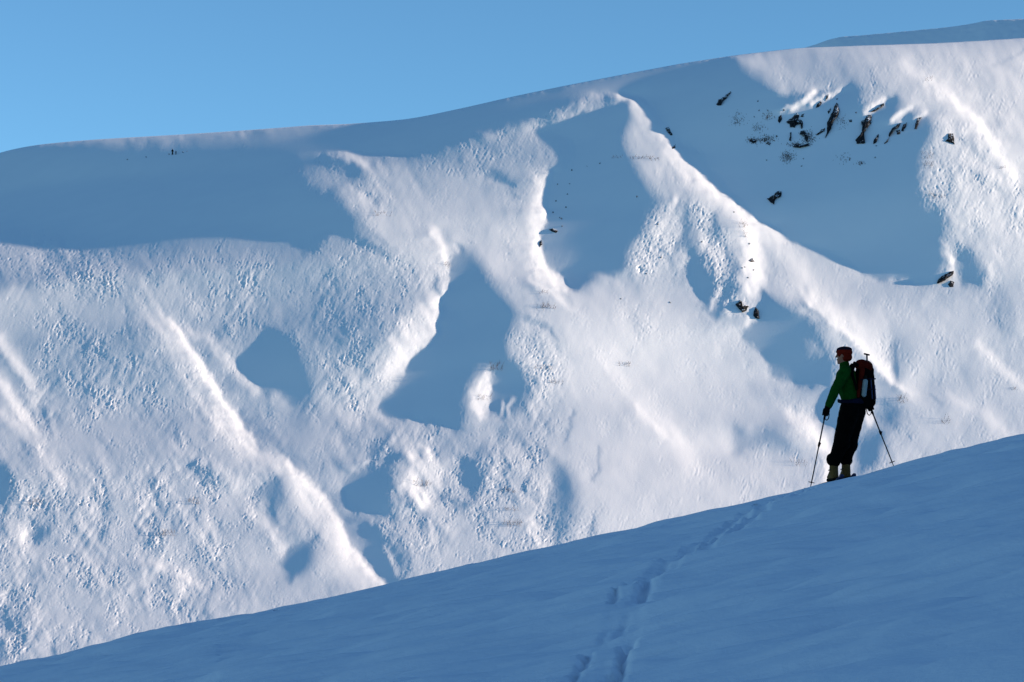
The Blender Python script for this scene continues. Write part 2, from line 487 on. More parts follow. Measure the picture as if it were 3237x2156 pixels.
shade('J', [(1090, 560), (1190, 515), (1200, 600), (1250, 700), (1200, 760), (1270, 900), (1300, 980), (1350, 1090), (1400, 1120), (1490, 1050), (1530, 1100),
            (1500, 1200), (1520, 1250), (1450, 1260), (1420, 1370), (1360, 1370), (1300, 1290), (1230, 1200), (1180, 1080), (1150, 980), (1190, 930),
            (1160, 880), (1080, 860), (1110, 750), (1120, 650)], 5, 0.95)
shade('J', [(1340, 620), (1420, 610), (1400, 700), (1440, 760), (1440, 830), (1350, 830), (1330, 740)], 6, 0.9)
shade('J', [(1440, 820), (1500, 880), (1520, 1000), (1440, 1000), (1400, 900)], 10, 0.6)
light('J', [(1320, 860), (1420, 850), (1440, 1000), (1400, 1100), (1340, 1000)], 8, 0.55)
light('J', [(1350, 1230), (1345, 1180), (1410, 1120), (1400, 1210), (1360, 1300)], 4, 0.9)
light('J', [(1440, 1250), (1470, 1200), (1510, 1300), (1540, 1390), (1430, 1360)], 4, 0.8)
light('J', [(1010, 620), (1090, 580), (1120, 680), (1100, 740), (1000, 760), (960, 700)], 8, 0.6)
light('C', [(390, 420), (520, 400), (640, 480), (640, 600), (520, 520)], 14, 0.5)
light('C', [(690, 730), (700, 700), (850, 650), (900, 600), (900, 650), (800, 720), (720, 725)], 3)
light('C', [(890, 660), (980, 620), (1090, 590), (1080, 640), (1000, 650), (930, 690)], 3)
light('C', [(1420, 790), (1470, 735), (1540, 700), (1640, 720), (1660, 750), (1580, 790), (1560, 720), (1500, 760), (1480, 830)], 3)
light('C', [(1220, 680), (1370, 650), (1370, 690), (1260, 760)], 3)
light('C', [(1560, 1200), (1680, 1300), (1690, 1420), (1640, 1400), (1590, 1300)], 10, 0.35)
light('A', [(2000, 1030), (2299, 1040), (2299, 1250), (2100, 1270), (1900, 1130)], 22, 0.6)
light('A', [(1560, 1280), (1700, 1200), (1780, 1300), (1700, 1310)], 10, 0.3)
light('A', [(-20, 905), (480, 925), (640, 940), (400, 960), (200, 965)], 8, 0.3)

# roughness of the snow
rough('E', [(-200, 130), (350, 150), (800, 260), (850, 420), (700, 640), (400, 640), (150, 480), (-200, 300)], 1.5, 0.3, 0.3, 20)
rough('E', [(350, 640), (900, 560), (860, 1000), (500, 1000), (200, 900)], 0.55, 0.7, 0.3, 30)
rough('E', [(900, 260), (1700, 160), (1900, 330), (1750, 800), (1500, 950), (1200, 700)], 0.55, 0.8, 0.6, 30)
rough('E', [(250, 900), (800, 850), (1300, 1000), (1600, 1568), (200, 1568)], 0.9, 0.8, 0.2, 40)
rough('F', [(-200, 200), (350, 300), (1400, 200), (1500, 700), (1300, 1100), (900, 1250), (-200, 1500)], 1.0, 0.55, 0.3, 40)
rough('F', [(100, 300), (400, 480), (480, 560), (150, 650), (60, 500)], 1.3, 0.6, 0.2, 20)
rough('H', [(200, 60), (900, 20), (1350, 200), (1400, 800), (500, 1000), (350, 650)], 0.95, 0.6, 0.2, 30)
rough('G', [(0, 200), (700, 250), (800, 500), (500, 900), (400, 1350), (0, 1568)], 0.75, 0.7, 0.4, 30)
rough('G', [(1250, 800), (1560, 830), (1700, 1100), (1700, 1568), (1300, 1568), (1380, 1200)], 1.0, 0.5, 0.2, 20)
rough('G', [(1980, 560), (2200, 650), (2250, 880), (2000, 780)], 0.9, 0.3, 0.2, 15)
rough('B', [(500, 500), (1100, 420), (1480, 470), (1480, 680), (1000, 760), (300, 800)], 0.45, 0.2, 1.0, 30)
rough('B', [(1200, 450), (1300, 330), (1600, 200), (1800, 200), (1500, 330)], 1.2, 0.2, 0.8, 12)
rough('B', [(0, 620), (300, 700), (300, 1000), (0, 1000)], 0.8, 0.3, 0.5, 25)
rough('A', [(1500, 1050), (2299, 1020), (2299, 1400), (1900, 1300), (1500, 1300)], 1.0, 0.3, 0.7, 20)
rough('A', [(380, 890), (1100, 850), (2200, 790), (2100, 850), (900, 910)], 1.1, 0.1, 0.5, 8)
rough('C', [(380, 380), (900, 340), (2299, 280), (2299, 700), (1500, 640), (900, 600)], 0.35, 0.3, 1.0, 30)
rough('C', [(1620, 900), (1900, 800), (2299, 1100), (2299, 1568), (1750, 1568), (1600, 1150)], 0.6, 0.25, 0.8, 25)
rough('J', [(880, 560), (1130, 560), (1100, 860), (900, 1050), (730, 1050)], 1.2, 0.4, 0.4, 15)
rough('J', [(1190, 560), (1350, 570), (1480, 820), (1540, 1100), (1480, 1300), (1350, 1200), (1280, 860)], 1.2, 0.6, 0.4, 15)
rough('D', [(500, 0), (1200, 400), (2299, 1000), (2299, 1560), (1500, 1200)], 0.15, 0.35, 0.45, 40)
rough('S', [(1780, 1050), (2300, 1200), (2560, 1560), (1900, 1760), (1780, 1500)], 0.12, 0.25, 0.35, 40)
rough('S', [(2120, 1500), (2560, 1380), (2620, 1540), (2300, 1610)], 0.2, 0.8, 0.4, 25)
for t_, p_, v_, b_ in [('E', [(-200, 140), (250, 150), (560, 210), (830, 280), (800, 420), (660, 600), (520, 640), (450, 500), (250, 480), (0, 420), (-200, 300)], 1.0, 22),
                       ('E', [(380, 700), (520, 700), (520, 850), (400, 860)], 0.7, 14), ('F', [(150, 320), (380, 460), (500, 560), (360, 620), (150, 560)], 0.7, 20),
                       ('F', [(600, 640), (1000, 600), (1050, 760), (700, 760)], 0.45, 25), ('F', [(-100, 950), (120, 1000), (200, 1330), (-100, 1400)], 0.7, 30),
                       ('F', [(1100, 760), (1360, 800), (1380, 1060), (1150, 1080)], 0.5, 25), ('H', [(900, 260), (1080, 280), (1150, 480), (950, 620), (860, 560)], 0.6, 20),
                       ('G', [(1250, 800), (1560, 830), (1640, 1000), (1600, 1200), (1350, 1150)], 0.5, 20), ('J', [(900, 560), (1130, 580), (1100, 860), (900, 1050), (760, 1030)], 0.8, 14),
                       ('J', [(1190, 560), (1350, 570), (1480, 820), (1540, 1100), (1480, 1350), (1350, 1200), (1280, 860)], 0.9, 14), ('G', [(300, 350), (620, 400), (600, 620), (330, 560)], 0.45, 20),
                       ('C', [(1620, 900), (1800, 880), (1820, 1100), (1800, 1420), (1680, 1300), (1610, 1080)], 0.6, 18), ('H', [(1300, 500), (1480, 640), (1640, 560), (1640, 760), (1300, 790)], 0.5, 20)]:
    m_ = gblur(fill(src(t_, p_)), b_ / STEP)
    SLAB = SLAB * (1 - m_) + v_ * m_
SHADE = np.clip(SHADE, 0, 1)
for t, p, w, v in [('G', [(1310, 752), (1400, 765), (1500, 795), (1565, 830), (1580, 880), (1600, 955)], 5, 0.9),
                   ('H', [(1490, -10), (1470, 80), (1440, 170)], 5, 0.7), ('H', [(1630, 210), (1640, 330), (1590, 400)], 5, 0.6), ('H', [(1360, 560), (1350, 700), (1290, 790)], 5, 0.6),
                   ('B', [(0, 975), (150, 1120), (310, 1245)], 5, 0.7), ('G', [(340, 440), (370, 500), (480, 530)], 5, 0.6), ('E', [(830, 560), (860, 850), (870, 1000)], 6, 0.5),
                   ('F', [(820, 700), (870, 860), (890, 900)], 6, 0.6), ('F', [(1130, 820), (1220, 770)], 5, 0.5), ('E', [(0, 1000), (70, 1090), (200, 1240)], 7, 0.6),
                   ('E', [(140, 535), (210, 540), (260, 520)], 6, 0.9), ('E', [(410, 835), (500, 800)], 6, 0.9), ('E', [(260, 470), (420, 430), (560, 440)], 9, 0.6), ('E', [(200, 480), (320, 400)], 7, 0.6),
                   ('E', [(520, 580), (600, 560), (620, 620)], 8, 0.7), ('D', [(850, 690), (920, 690), (960, 750)], 5, 0.6), ('C', [(2100, 430), (2220, 380), (2299, 330)], 5, 0.35),
                   ('J', [(-20, 1340), (130, 1385), (220, 1430), (245, 1568)], 5, 0.8), ('N', [(1160, 850), (1210, 950)], 7, 0.6), ('N', [(1400, 560), (1500, 650)], 6, 0.5)]:
    SHADE = np.maximum(SHADE, v * stroke(src(t, p), w))

# weather the outlines: ragged where the snow is rough, soft along the rims the sun grazes
def cell_noise(wx, wy, seed, ang=0.0):
    n = noise_field(GH, GW, wx, wy, ang, 0.7, seed)
    return n / n.std()


_j, _i = np.meshgrid(np.arange(GH, dtype=float), np.arange(GW, dtype=float), indexing='ij')
_ra = np.clip(0.45 + 0.75 * gblur(ROUGH1, 4), 0.4, 1.6)
wu = (cell_noise(14, 14, 31) * 0.9 + cell_noise(5, 5, 32) * 0.6) * _ra
wv = (cell_noise(14, 14, 33) * 0.9 + cell_noise(5, 5, 34) * 0.6) * _ra
SHADE = bilin(SHADE, _i + wu, _j + wv)
TONE = bilin(TONE, _i + wu * 1.2, _j + wv * 1.2)
_sb = gblur(SHADE, 2.5)
_gx = np.gradient(_sb, axis=1)
_soft = np.clip(-gblur(_gx, 2.0) * 14, 0, 1)
_soft = np.maximum(_soft, 0.75 * np.clip((1150 - GX) / 200, 0, 1) * np.clip((900 - GY) / 100, 0, 1))
_wide = np.clip((1150 - GX) / 200, 0, 1) * np.clip((900 - GY) / 100, 0, 1)
SHADE = SHADE * (1 - _soft) + (gblur(SHADE, 4.5) * (1 - _wide) + gblur(SHADE, 8) * _wide) * _soft
# thin lit crests and snow caps that stand clear of the shade
for t, p, w, v in [('B', [(1790, 212), (1880, 228), (1940, 250), (2000, 310), (2060, 395), (2110, 455), (2160, 560)], 11, 2.0), ('B', [(1900, 300), (1960, 380), (2000, 480)], 22, 1.2),
                   ('C', [(690, 735), (740, 700)], 7, 2.2), ('C', [(765, 715), (850, 665), (908, 610)], 11, 2.4), ('C', [(895, 685), (1000, 640), (1090, 600)], 10, 2.4),
                   ('C', [(1250, 745), (1310, 705), (1372, 655)], 10, 2.3), ('C', [(1425, 795), (1480, 750), (1548, 712)], 10, 2.2), ('C', [(1580, 787), (1650, 742)], 7, 2.0),
                   ('J', [(1385, 1200), (1405, 1140)], 8, 1.8), ('J', [(1445, 1250), (1470, 1330)], 10, 1.8), ('J', [(1335, 1290), (1350, 1230)], 8, 1.6), ('J', [(1590, 1400), (1610, 1330)], 10, 2.0),
                   ('J', [(1045, 570), (1075, 515)], 10, 1.6), ('J', [(960, 760), (985, 690)], 12, 1.8), ('J', [(1270, 860), (1290, 800)], 14, 1.8),
                   ('G', [(930, 300), (905, 260)], 8, 1.4), ('G', [(1270, 1400), (1260, 1330), (1300, 1280)], 6, 1.2), ('G', [(1220, 1390), (1230, 1300)], 6, 1.0),
                   ('H', [(390, 260), (410, 190), (440, 160)], 7, 1.5), ('H', [(260, 310), (300, 285)], 6, 1.3), ('H', [(400, 780), (440, 870), (460, 940)], 10, 0.5)]:
    m = stroke(src(t, p), w)
    SHADE = SHADE * (1 - np.clip(1.3 * m, 0, 1))
    TONE = TONE * (1 - m) + np.maximum(TONE, v) * m
# ribs and runnels of the wind packed face
SMOOTH = np.clip(0.25 + 0.3 * cell_noise(60, 90, 45, -0.5), 0, 0.75)
for p_, v_ in (([(1720, 900), (2120, 900), (2560, 1300), (2620, 1560), (1900, 1760), (1760, 1500)], 0.75), ([(2560, 860), (2900, 930), (3500, 1250), (3500, 1420), (2850, 1450), (2700, 1200)], 0.6),
               ([(2420, 150), (3500, 90), (3500, 330), (2950, 300), (2500, 240)], 0.55), ([(1250, 620), (1650, 560), (1680, 850), (1500, 880), (1330, 780)], 0.55), ([(2250, 560), (2480, 760), (2950, 900), (2700, 980), (2300, 800)], 0.7)):
    m = gblur(fill(p_), 50 / STEP)
    SMOOTH = SMOOTH * (1 - m) + v_ * m
_rz = np.clip(0.25 + 0.6 * gblur(ROUGH1 + 0.5 * ROUGH2, 6), 0.2, 1.0) * (1 - SMOOTH)
TONE = np.maximum(TONE * (1 + _rz * (0.22 * cell_noise(13, 45, 41, -0.5) + 0.18 * cell_noise(7, 20, 42, -0.35) + 0.17 * cell_noise(26, 60, 43, -0.55))), 0.1)

# shadow runs: hollow that the ray skims, steep under its right rim and shallow at its left end
base_n = 0.20
ish = np.zeros((GH, GW))
for j in range(GH):
    row = SHADE[j] > 0.5
    if not row.any():
        continue
    d = np.diff(np.concatenate([[0], row.astype(np.int8), [0]]))
    for a, b in zip(np.where(d == 1)[0], np.where(d == -1)[0]):
        t = (np.arange(a, b) - a + 0.5) / (b - a)
        amp = min(1.0, 45.0 / (b - a))
        ish[j, a:b] = -0.14 + amp * (0.42 * (1 - t) ** 1.5 - 0.42 * 0.4)
ish = gblur(ish, 2.0, 0)
I_T = base_n * (TONE * (1 - SHADE) + np.where(SHADE > 0.5, ish, -0.1) * SHADE)

# base relief, steeper low down, rolling back to the plateau at the skyline
sd = np.maximum(GY - sky_y[None, :], -30)
s_t = np.maximum(sd, 0) / SW * K
q1 = 1.55
f0 = -(q1 * s_t + 0.062 * (1 - np.exp(-s_t / 0.020)) + 0.030 * np.sqrt(np.maximum(s_t, 0) / 0.02 + 1e-6) * np.exp(-s_t / 0.03))
f0 += math.log(930.0)
# the plateau at the upper left tips away to the left
_ramp = np.clip((430 - sd) / 300, 0, 1)
_tx = (1350 - GX) / SW * K
f0 += gblur((0.56 * np.maximum(_tx, 0) + 0.45 * np.clip((1450 - GX) / SW * K, 0, 480 / SW * K)) * _ramp, 3.0)
inside = (sd > 0).astype(float)


def solve(f0, IT, inside, step, iters, f_init, wz=0.05, wl=0.004):
    h = step / SW * K
    H, W = f0.shape
    X = (np.linspace(PX0, PX0 + STEP * (GW - 1), W) - SW / 2) / SW * K
    Z = (SH / 2 - np.linspace(PY0, PY0 + STEP * (GH - 1), H)) / SW * K
    X, Z = np.meshgrid(X, Z)
    a = (lc[0] - X * lc[1]); c = (lc[2] - Z * lc[1])

    def dx(f):
        g = np.zeros_like(f); g[:, :-1] = (f[:, 1:] - f[:, :-1]) / h; return g

    def dxT(g):
        f = np.zeros_like(g); f[:, 1:] += g[:, :-1] / h; f[:, :-1] -= g[:, :-1] / h; return f

    def dz(f):                       # up = towards lower rows
        g = np.zeros_like(f); g[1:, :] = (f[:-1, :] - f[1:, :]) / h; return g

    def dzT(g):
        f = np.zeros_like(g); f[:-1, :] += g[1:, :] / h; f[1:, :] -= g[1:, :] / h; return f

    f = f_init
    w = inside
    g0x, g0z = dx(f0), dz(f0)
    wzz = np.where(inside > 0, wz, 1.0)
    wxx = np.where(inside > 0, 0.002, 1.0)
    for outer in range(4):
        fx, fz = dx(f), dz(f)
        N = np.sqrt(fx ** 2 + fz ** 2 + (1 + X * fx + Z * fz) ** 2)
        rhs_d = IT * N + lc[1]

        def A(v):
            vx, vz = dx(v), dz(v)
            r = w * (a * vx + c * vz)
            return dxT(a * r + wxx * vx) + dzT(c * r + wzz * vz)

        b = dxT(a * w * rhs_d + wxx * g0x) + dzT(c * w * rhs_d + wzz * g0z)
        r = b - A(f); p = r.copy(); rs = (r * r).sum()
        for _ in range(iters):
            Ap = A(p)
            al = rs / ((p * Ap).sum() + 1e-30)
            f = f + al * p
            r = r - al * Ap
            rn = (r * r).sum()
            if rn < 1e-10:
                break
            p = r + rn / rs * p
            rs = rn
    return f - f.mean() + f0.mean()


def resize(a, H, W):
    yy, xx = np.meshgrid(np.linspace(0, a.shape[0] - 1, H), np.linspace(0, a.shape[1] - 1, W), indexing='ij')
    return bilin(a, xx, yy)


# first a coarse free solve, whose broad swings become the base of the final one
f = None
for lev in (8, 4):
    H, W = GH // lev, GW // lev
    b = gblur(I_T, lev * 0.4)
    g0 = resize(f0, H, W)
    f = solve(g0, resize(b, H, W), (resize(inside, H, W) > 0.5).astype(float), STEP * (GW - 1) / (W - 1), 250,
              g0.copy() if f is None else resize(f, H, W), wz=0.008)
dd = gblur(gblur(f - g0, 4.0, 0), 2.0, 1)
f0 = f0 + gblur(resize(dd, GH, GW), 3.0)
f = None
for lev, it in ((8, 150), (4, 150), (2, 150), (1, 120)):
    H, W = GH // lev, GW // lev
    if lev > 1:
        b = gblur(I_T, lev * 0.4); args = [resize(f0, H, W), resize(b, H, W), (resize(inside, H, W) > 0.5).astype(float)]
    else:
        args = [f0, I_T, inside]
    fi = args[0].copy() if f is None else resize(f, H, W)
    f = solve(*args, STEP * (GW - 1) / (W - 1), it, fi)
_hh = STEP / SW * K
_fz = (f[:-1] - f[1:]) / _hh
_ins = inside[1:] > 0
print('slope fz percentiles', np.percentile(_fz[_ins], [0.5, 5, 25, 50, 75, 95]), 'depth', np.exp(f[inside > 0]).min(), np.exp(f[inside > 0]).max())

# fine relief ----------------------------------------------------------------
# the mesh: columns by direction, rows from the valley to the skyline, then the plateau behind it
MS = 2.6
MC = int((PX1 - PX0) / MS) + 1
MR = 860
cx = np.linspace(PX0, PX1, MC)
syl = smooth_line(SKYLINE, cx, 9)
tt = np.linspace(0, 1, MR) ** 1.0
PYm = PY1 + (syl[None, :] + 1.0 - PY1) * tt[:, None]
PXm = np.repeat(cx[None, :], MR, 0)


def cells(px, py):
    return (px - PX0) / STEP, (py - PY0) / STEP


fm = bilin(gblur(f, 0.5), *cells(PXm, PYm))
calm = 1 - 0.9 * np.clip(2.2 * bilin(gblur(SHADE, 3.2), *cells(PXm, PYm)) - 1.2, 0, 1)
r1 = bilin(ROUGH1, *cells(PXm, PYm)); r2 = bilin(ROUGH2, *cells(PXm, PYm)); r3 = bilin(ROUGH3, *cells(PXm, PYm))
patch = 0.5 + 0.9 * np.clip(noise_field(MR, MC, 70, 70, 0, 0.9, 3) * 0 + 0.5, 0, 1)
pn = noise_field(MR, MC, 55, 80, 0.3, 0.7, 4); pn = pn / pn.std()
pn2 = noise_field(MR, MC, 16, 24, -0.2, 0.6, 14); pn2 = pn2 / pn2.std()
patch = np.clip(0.72 * np.exp(0.6 * pn + 0.5 * pn2), 0.05, 3.0)
slab = bilin(SLAB, *cells(PXm, PYm))
sl = noise_field(MR, MC, 11, 8, 0.25, 0.55, 15); sl = np.tanh(2.2 * sl / sl.std())
sl2 = noise_field(MR, MC, 6, 5, 0.25, 0.6, 16); sl2 = np.tanh(2.0 * sl2 / sl2.std())
sl = sl + 0.5 * sl2
sl /= np.diff(sl, axis=1).std()
def chunks(kx, kz, ang, cut, seed):
    n = noise_field(MR, MC, kx, kz, ang, 0.6, seed); n = np.maximum(n / n.std() - cut, 0) ** 0.8
    return n / np.diff(n, axis=1).std()
blocks = chunks(4.2, 4.0, 0.2, 0.9, 51) + 0.8 * chunks(8, 6, 0.3, 1.1, 52)
blocks /= np.diff(blocks, axis=1).std()
lump = noise_field(MR, MC, 3.4, 4.4, 0.3, 0.95, 1)
lump2 = noise_field(MR, MC, 12, 14, 0.3, 0.9, 7)
run = noise_field(MR, MC, 4, 22, -0.2, 0.8, 2)
scr = noise_field(MR, MC, 3.5, 18, 0.55, 0.7, 5)
scr2 = noise_field(MR, MC, 5, 24, -0.5, 0.6, 6)
swell = noise_field(MR, MC, 45, 60, -0.4, 0.5, 8)
dslope = MS / SW * K
def ribs(kx, kz, ang, seed):
    n = noise_field(MR, MC, kx, kz, ang, 0.5, seed); n = -np.abs(n)
    return n / np.diff(n, axis=1).std()
warp_ = noise_field(MR, MC, 40, 40, 0, 0.6, 60)
rib = ribs(26, 95, -0.55, 61) + 0.8 * ribs(13, 50, -0.4, 62) + 0.6 * ribs(34, 30, 0.4, 63)
plain = 1 - bilin(SMOOTH, *cells(PXm, PYm))
rib_w = np.clip(0.15 + 0.5 * r1 + 0.25 * r2, 0.1, 0.8) * plain
soft_calm = np.maximum(calm, 0.22)
det = (lump * r1 * patch * 0.125 + blocks * r1 * patch * 0.15 + lump2 * r1 * patch * 0.05 + run * r2 * patch * 0.16 + (scr + 0.7 * scr2) * r3 * patch * 0.12 + swell * 0.02 + sl * slab * 0.12 + blocks * slab * 0.30)
edge = np.clip((1 - tt) / 0.02, 0, 1)[:, None]
fm = fm + (det * calm * (0.35 + 0.65 * plain) + rib * rib_w * 0.062 * soft_calm) * dslope * edge
Fm = np.exp(fm)
Xm = (PXm - SW / 2) / SW * K
Zm = (SH / 2 - PYm) / SW * K
P = to_world(np.stack([Xm * Fm, Fm, Zm * Fm], -1))
rows = [P]
top = P[-1]
back = []
for k, (dy, dzz) in enumerate([(6, -0.1), (20, -1.2), (60, -7), (160, -30), (400, -110)]):
    q = top.copy(); q[:, 1] += dy; q[:, 0] += dy * (cx - SW / 2) / SW * K; q[:, 2] += dzz; back.append(q)
low = P[0].copy(); low[:, 1] -= 60; low[:, 2] -= 40
P = np.concatenate([low[None], P, np.stack(back)], 0)
M_SNOW_FAR = snow_mat("mountain_snow", 2.2, 0.05)
mountain = grid_mesh("mountain", P, M_SNOW_FAR)
tag(mountain, "snow covered mountain face with gullies and ridges in low sun", "mountain", kind="structure")


def surf(px, py, lift=0.0):
    """point on the mountain seen at photo position (px, py), lift metres in front of the snow"""
    s = np.interp(px, cx, syl)
    r = (py - PY1) / (s + 1.0 - PY1) * (MR - 1)
    c = (px - PX0) / MS * (MS * (MC - 1) / (PX1 - PX0))
    F = float(bilin(Fm, np.array([c]), np.array([r]))[0]) - lift
    X = (px - SW / 2) / SW * K; Z = (SH / 2 - py) / SW * K
    return Vector(to_world(np.array([X * F, F, Z * F])))


# farther ridge behind the right shoulder -------------------------------------
FAR = [(2330, 260), (2440, 200), (2520, 158), (2577, 141), (2615, 127), (2658, 116), (2711, 113), (2854, 100), (2998, 86), (3070, 75), (3117, 65),
       (3203, 61), (3237, 60), (3700, 10)]
fx_ = np.linspace(2330, 3700, 420)
fy_ = smooth_line(FAR, fx_, 2.5)
nr = 90
rowsf = []
for k in range(nr):
    u = k / (nr - 1)
    s = (1 - u) ** 1.6 * 240
    py = fy_ + s
    st = s / SW * K
    D = 1500 * np.exp(-(3.0 * st + 0.012 * np.sqrt(st / 0.02 + 1e-6)))
    D = D * np.exp(-0.17 * (fx_ - 2330) / 1370)
    X = (fx_ - SW / 2) / SW * K; Z = (SH / 2 - py) / SW * K
    rowsf.append(to_world(np.stack([X * D, D, Z * D], -1)))
q = rowsf[-1].copy()
for dy, dzz in ((10, -0.3), (60, -8), (400, -150)):
    q2 = q.copy(); q2[:, 1] += dy; q2[:, 2] += dzz; rowsf.append(q2)
PF = np.stack(rowsf)
nf = noise_field(PF.shape[0], PF.shape[1], 12, 12, 0, 0.6, 21)
PF[:, :, 1] += nf * 0.08
ridge = grid_mesh("far_ridge", PF, M_SNOW_FAR)
tag(ridge, "shaded snow ridge showing behind the mountain's right shoulder", "ridge", kind="structure")

# ------------------------------------------------------------------ near slope
CREST = [(0, 2113), (164, 2079), (382, 2031), (655, 1974), (873, 1928), (1100, 1884), (1218, 1852), (1437, 1802), (1655, 1753), (1873, 1704),
         (2100, 1653), (2209, 1627), (2318, 1606), (2438, 1576), (2564, 1540), (2624, 1526), (2717, 1507), (2826, 1476), (3028, 1431), (3126, 1409), (3235, 1385)]
YC = 32.6


def crest_world(px, py, d=YC):
    X = (px - SW / 2) / SW * K; Z = (SH / 2 - py) / SW * K
    v = to_world(np.array([X, 1.0, Z]))
    return v * (d / v[1])


cw = np.array([crest_world(*p) for p in CREST])
cm, cc = np.polyfit(cw[:, 0], cw[:, 2], 1)


def zc(x):
    x = np.asarray(x, float)
    lin = cc + cm * x
    res = np.interp(x, cw[:, 0], cw[:, 2] - (cc + cm * cw[:, 0]))
    res = res * np.exp(-np.maximum(np.abs(x) - 7.2, 0) / 4)
    r = np.maximum(x - 9, 0)
    l = np.maximum(-x - 12, 0)
    return lin + res + 0.16 * (np.sqrt(r * r + 400) - 20) + 0.10 * (np.sqrt(l * l + 100) - 10)


def ground0(x, y):
    x = np.asarray(x, float); y = np.asarray(y, float)
    d = y - YC
    near = np.minimum(d, 0)
    far = np.maximum(d, 0)
    drop = 0.0015 * near * near
    far_d = 0.03 * far * far / (1 + 0.055 * far)
    z = zc(x) + cc / YC * d - drop - far_d
    return np.maximum(z, -115 + 0.0 * z)


def nonuni(segs):
    out = []
    for a, b, n in segs:
        out += list(np.linspace(a, b, n, endpoint=False))
    out.append(segs[-1][1])
    return np.array(out)


xs = nonuni([(-260, -60, 14), (-60, -16, 24), (-16, -8.2, 40), (-8.2, 8.2, 660), (8.2, 16, 40), (16, 60, 30), (60, 420, 40)])
ys = nonuni([(-120, -10, 16), (-10, 4, 20), (4, 10.5, 40), (10.5, 20, 330), (20, 31, 260), (31, 34, 90), (34, 60, 60), (60, 250, 50), (250, 560, 12)])
GXn, GYn = np.meshgrid(xs, ys)
ZN = ground0(GXn, GYn)


def px_to_ground(px, py):
    X = (px - SW / 2) / SW * K; Z = (SH / 2 - py) / SW * K
    v = to_world(np.array([X, 1.0, Z])); v = v / v[1]
    ylist = np.linspace(8, YC + 0.2, 4000)
    g = ground0(v[0] * ylist, ylist) - v[2] * ylist
    k = np.where(g >= 0)[0]
    y = ylist[k[0]] if len(k) else YC
    return np.array([v[0] * y, y])


def seg_dist(poly):
    best = np.full(GXn.shape, 1e9); along = np.zeros(GXn.shape); side = np.zeros(GXn.shape)
    acc = 0
    for (ax, ay), (bx, by) in zip(poly[:-1], poly[1:]):
        dx, dy = bx - ax, by - ay
        L = math.hypot(dx, dy)
        t = np.clip(((GXn - ax) * dx + (GYn - ay) * dy) / (L * L + 1e-9), 0, 1)
        d2 = (GXn - ax - t * dx) ** 2 + (GYn - ay - t * dy) ** 2
        m = d2 < best
        best = np.where(m, d2, best); along = np.where(m, acc + t * L, along)
        acc += L
    return np.sqrt(best), along


# wind ripples, long and low, lying along the slope
nn = np.zeros(GXn.shape)
gr = np.random.default_rng(77)
RW = 512
def tile_noise(seed, band=0.7):
    g = np.random.default_rng(seed)
    sp = np.fft.rfft2(g.standard_normal((RW, RW)))
    r = np.hypot(np.fft.fftfreq(RW)[:, None], np.fft.rfftfreq(RW)[None, :]) * 12 + 1e-9
    n = np.fft.irfft2(sp * np.exp(-(np.log(r) / band) ** 2), s=(RW, RW))
    return n / n.std()
def tile(n, u, v):
    u = np.mod(u, RW - 1); v = np.mod(v, RW - 1)
    return bilin(n, u, v)
T1, T2 = tile_noise(1), tile_noise(2)
fade = np.clip((60 - np.abs(GXn)) / 40, 0, 1) * np.clip((70 - np.abs(GYn)) / 30, 0, 1)
ca, sa = math.cos(0.12), math.sin(0.12)
U = GXn * ca + GYn * sa; V = -GXn * sa + GYn * ca
nn += 0.020 * tile(T1, U * 5 + 100, V * 14 + 60) + 0.009 * tile(T2, U * 10, V * 40) + 0.03 * tile(T2, U * 2 + 50, V * 6) + 0.0035 * tile(T1, U * 18 + 7, V * 85 + 9)
ZN += nn * fade * np.clip(1 - 0.75 * np.exp(-((GYn - YC) / 2.5) ** 2), 0, 1)

TRACK_A = [(1845, 2200), (1890, 2080), (1920, 2010), (1960, 1905), (2000, 1850), (2060, 1810), (2140, 1760), (2210, 1720), (2290, 1672), (2380, 1620), (2470, 1580), (2560, 1545)]
TRACK_B = [(1905, 2200), (1945, 2080), (1990, 2000), (2010, 1900), (2050, 1860), (2080, 1812), (2170, 1762), (2240, 1722), (2330, 1672), (2410, 1622), (2490, 1584), (2590, 1540)]
for tr, dep in ((TRACK_A, 0.035), (TRACK_B, 0.045)):
    d, s = seg_dist([px_to_ground(*p) for p in tr])
    ZN -= dep * np.exp(-(d / 0.06) ** 6) * (0.75 + 0.35 * np.sin(s * 9.0) * np.sin(s * 3.1 + 1)) * np.clip((s - 4.5) / 3, 0.25, 1)
# trodden holes where the walker stepped through
for (px, py), (hw, hh), dep in [((2032, 1866), (26, 26), 0.10), ((1942, 1888), (14, 12), 0.06), ((1985, 1857), (12, 9), 0.05), ((2040, 1822), (26, 7), 0.04), ((1965, 1960), (16, 26), 0.03),
                               ((1982, 2046), (24, 34), 0.10), ((1966, 2100), (20, 22), 0.08), ((1849, 2086), (20, 18), 0.07), ((1925, 2122), (24, 9), 0.05), ((1815, 2138), (18, 16), 0.06), ((2100, 1790), (16, 7), 0.03), ((1890, 2000), (14, 22), 0.02)]:
    gx0, gy0 = px_to_ground(px, py)
    ry = (px_to_ground(px, py - hh)[1] - px_to_ground(px, py + hh)[1]) / 2
    rx = 0.78 * hw * K / SW * gy0
    u = (GXn - gx0); v = (GYn - gy0)
    u = u - v * 0.10
    rr = (u / rx) ** 2 + (v / ry) ** 2
    rr = rr * (1 + 0.25 * tile(T1, GXn * 60, GYn * 22))
    ZN -= 0.60 * dep * np.exp(-np.maximum(rr, 0) ** 3)

M_SNOW_NEAR = snow_mat("slope_snow", 14.0, 0.016, 0.92)
near_slope = grid_mesh("snow_slope", np.stack([GXn, GYn, ZN], -1), M_SNOW_NEAR)
tag(near_slope, "smooth shaded snow slope with ski tracks in the foreground", "snow slope", kind="structure")


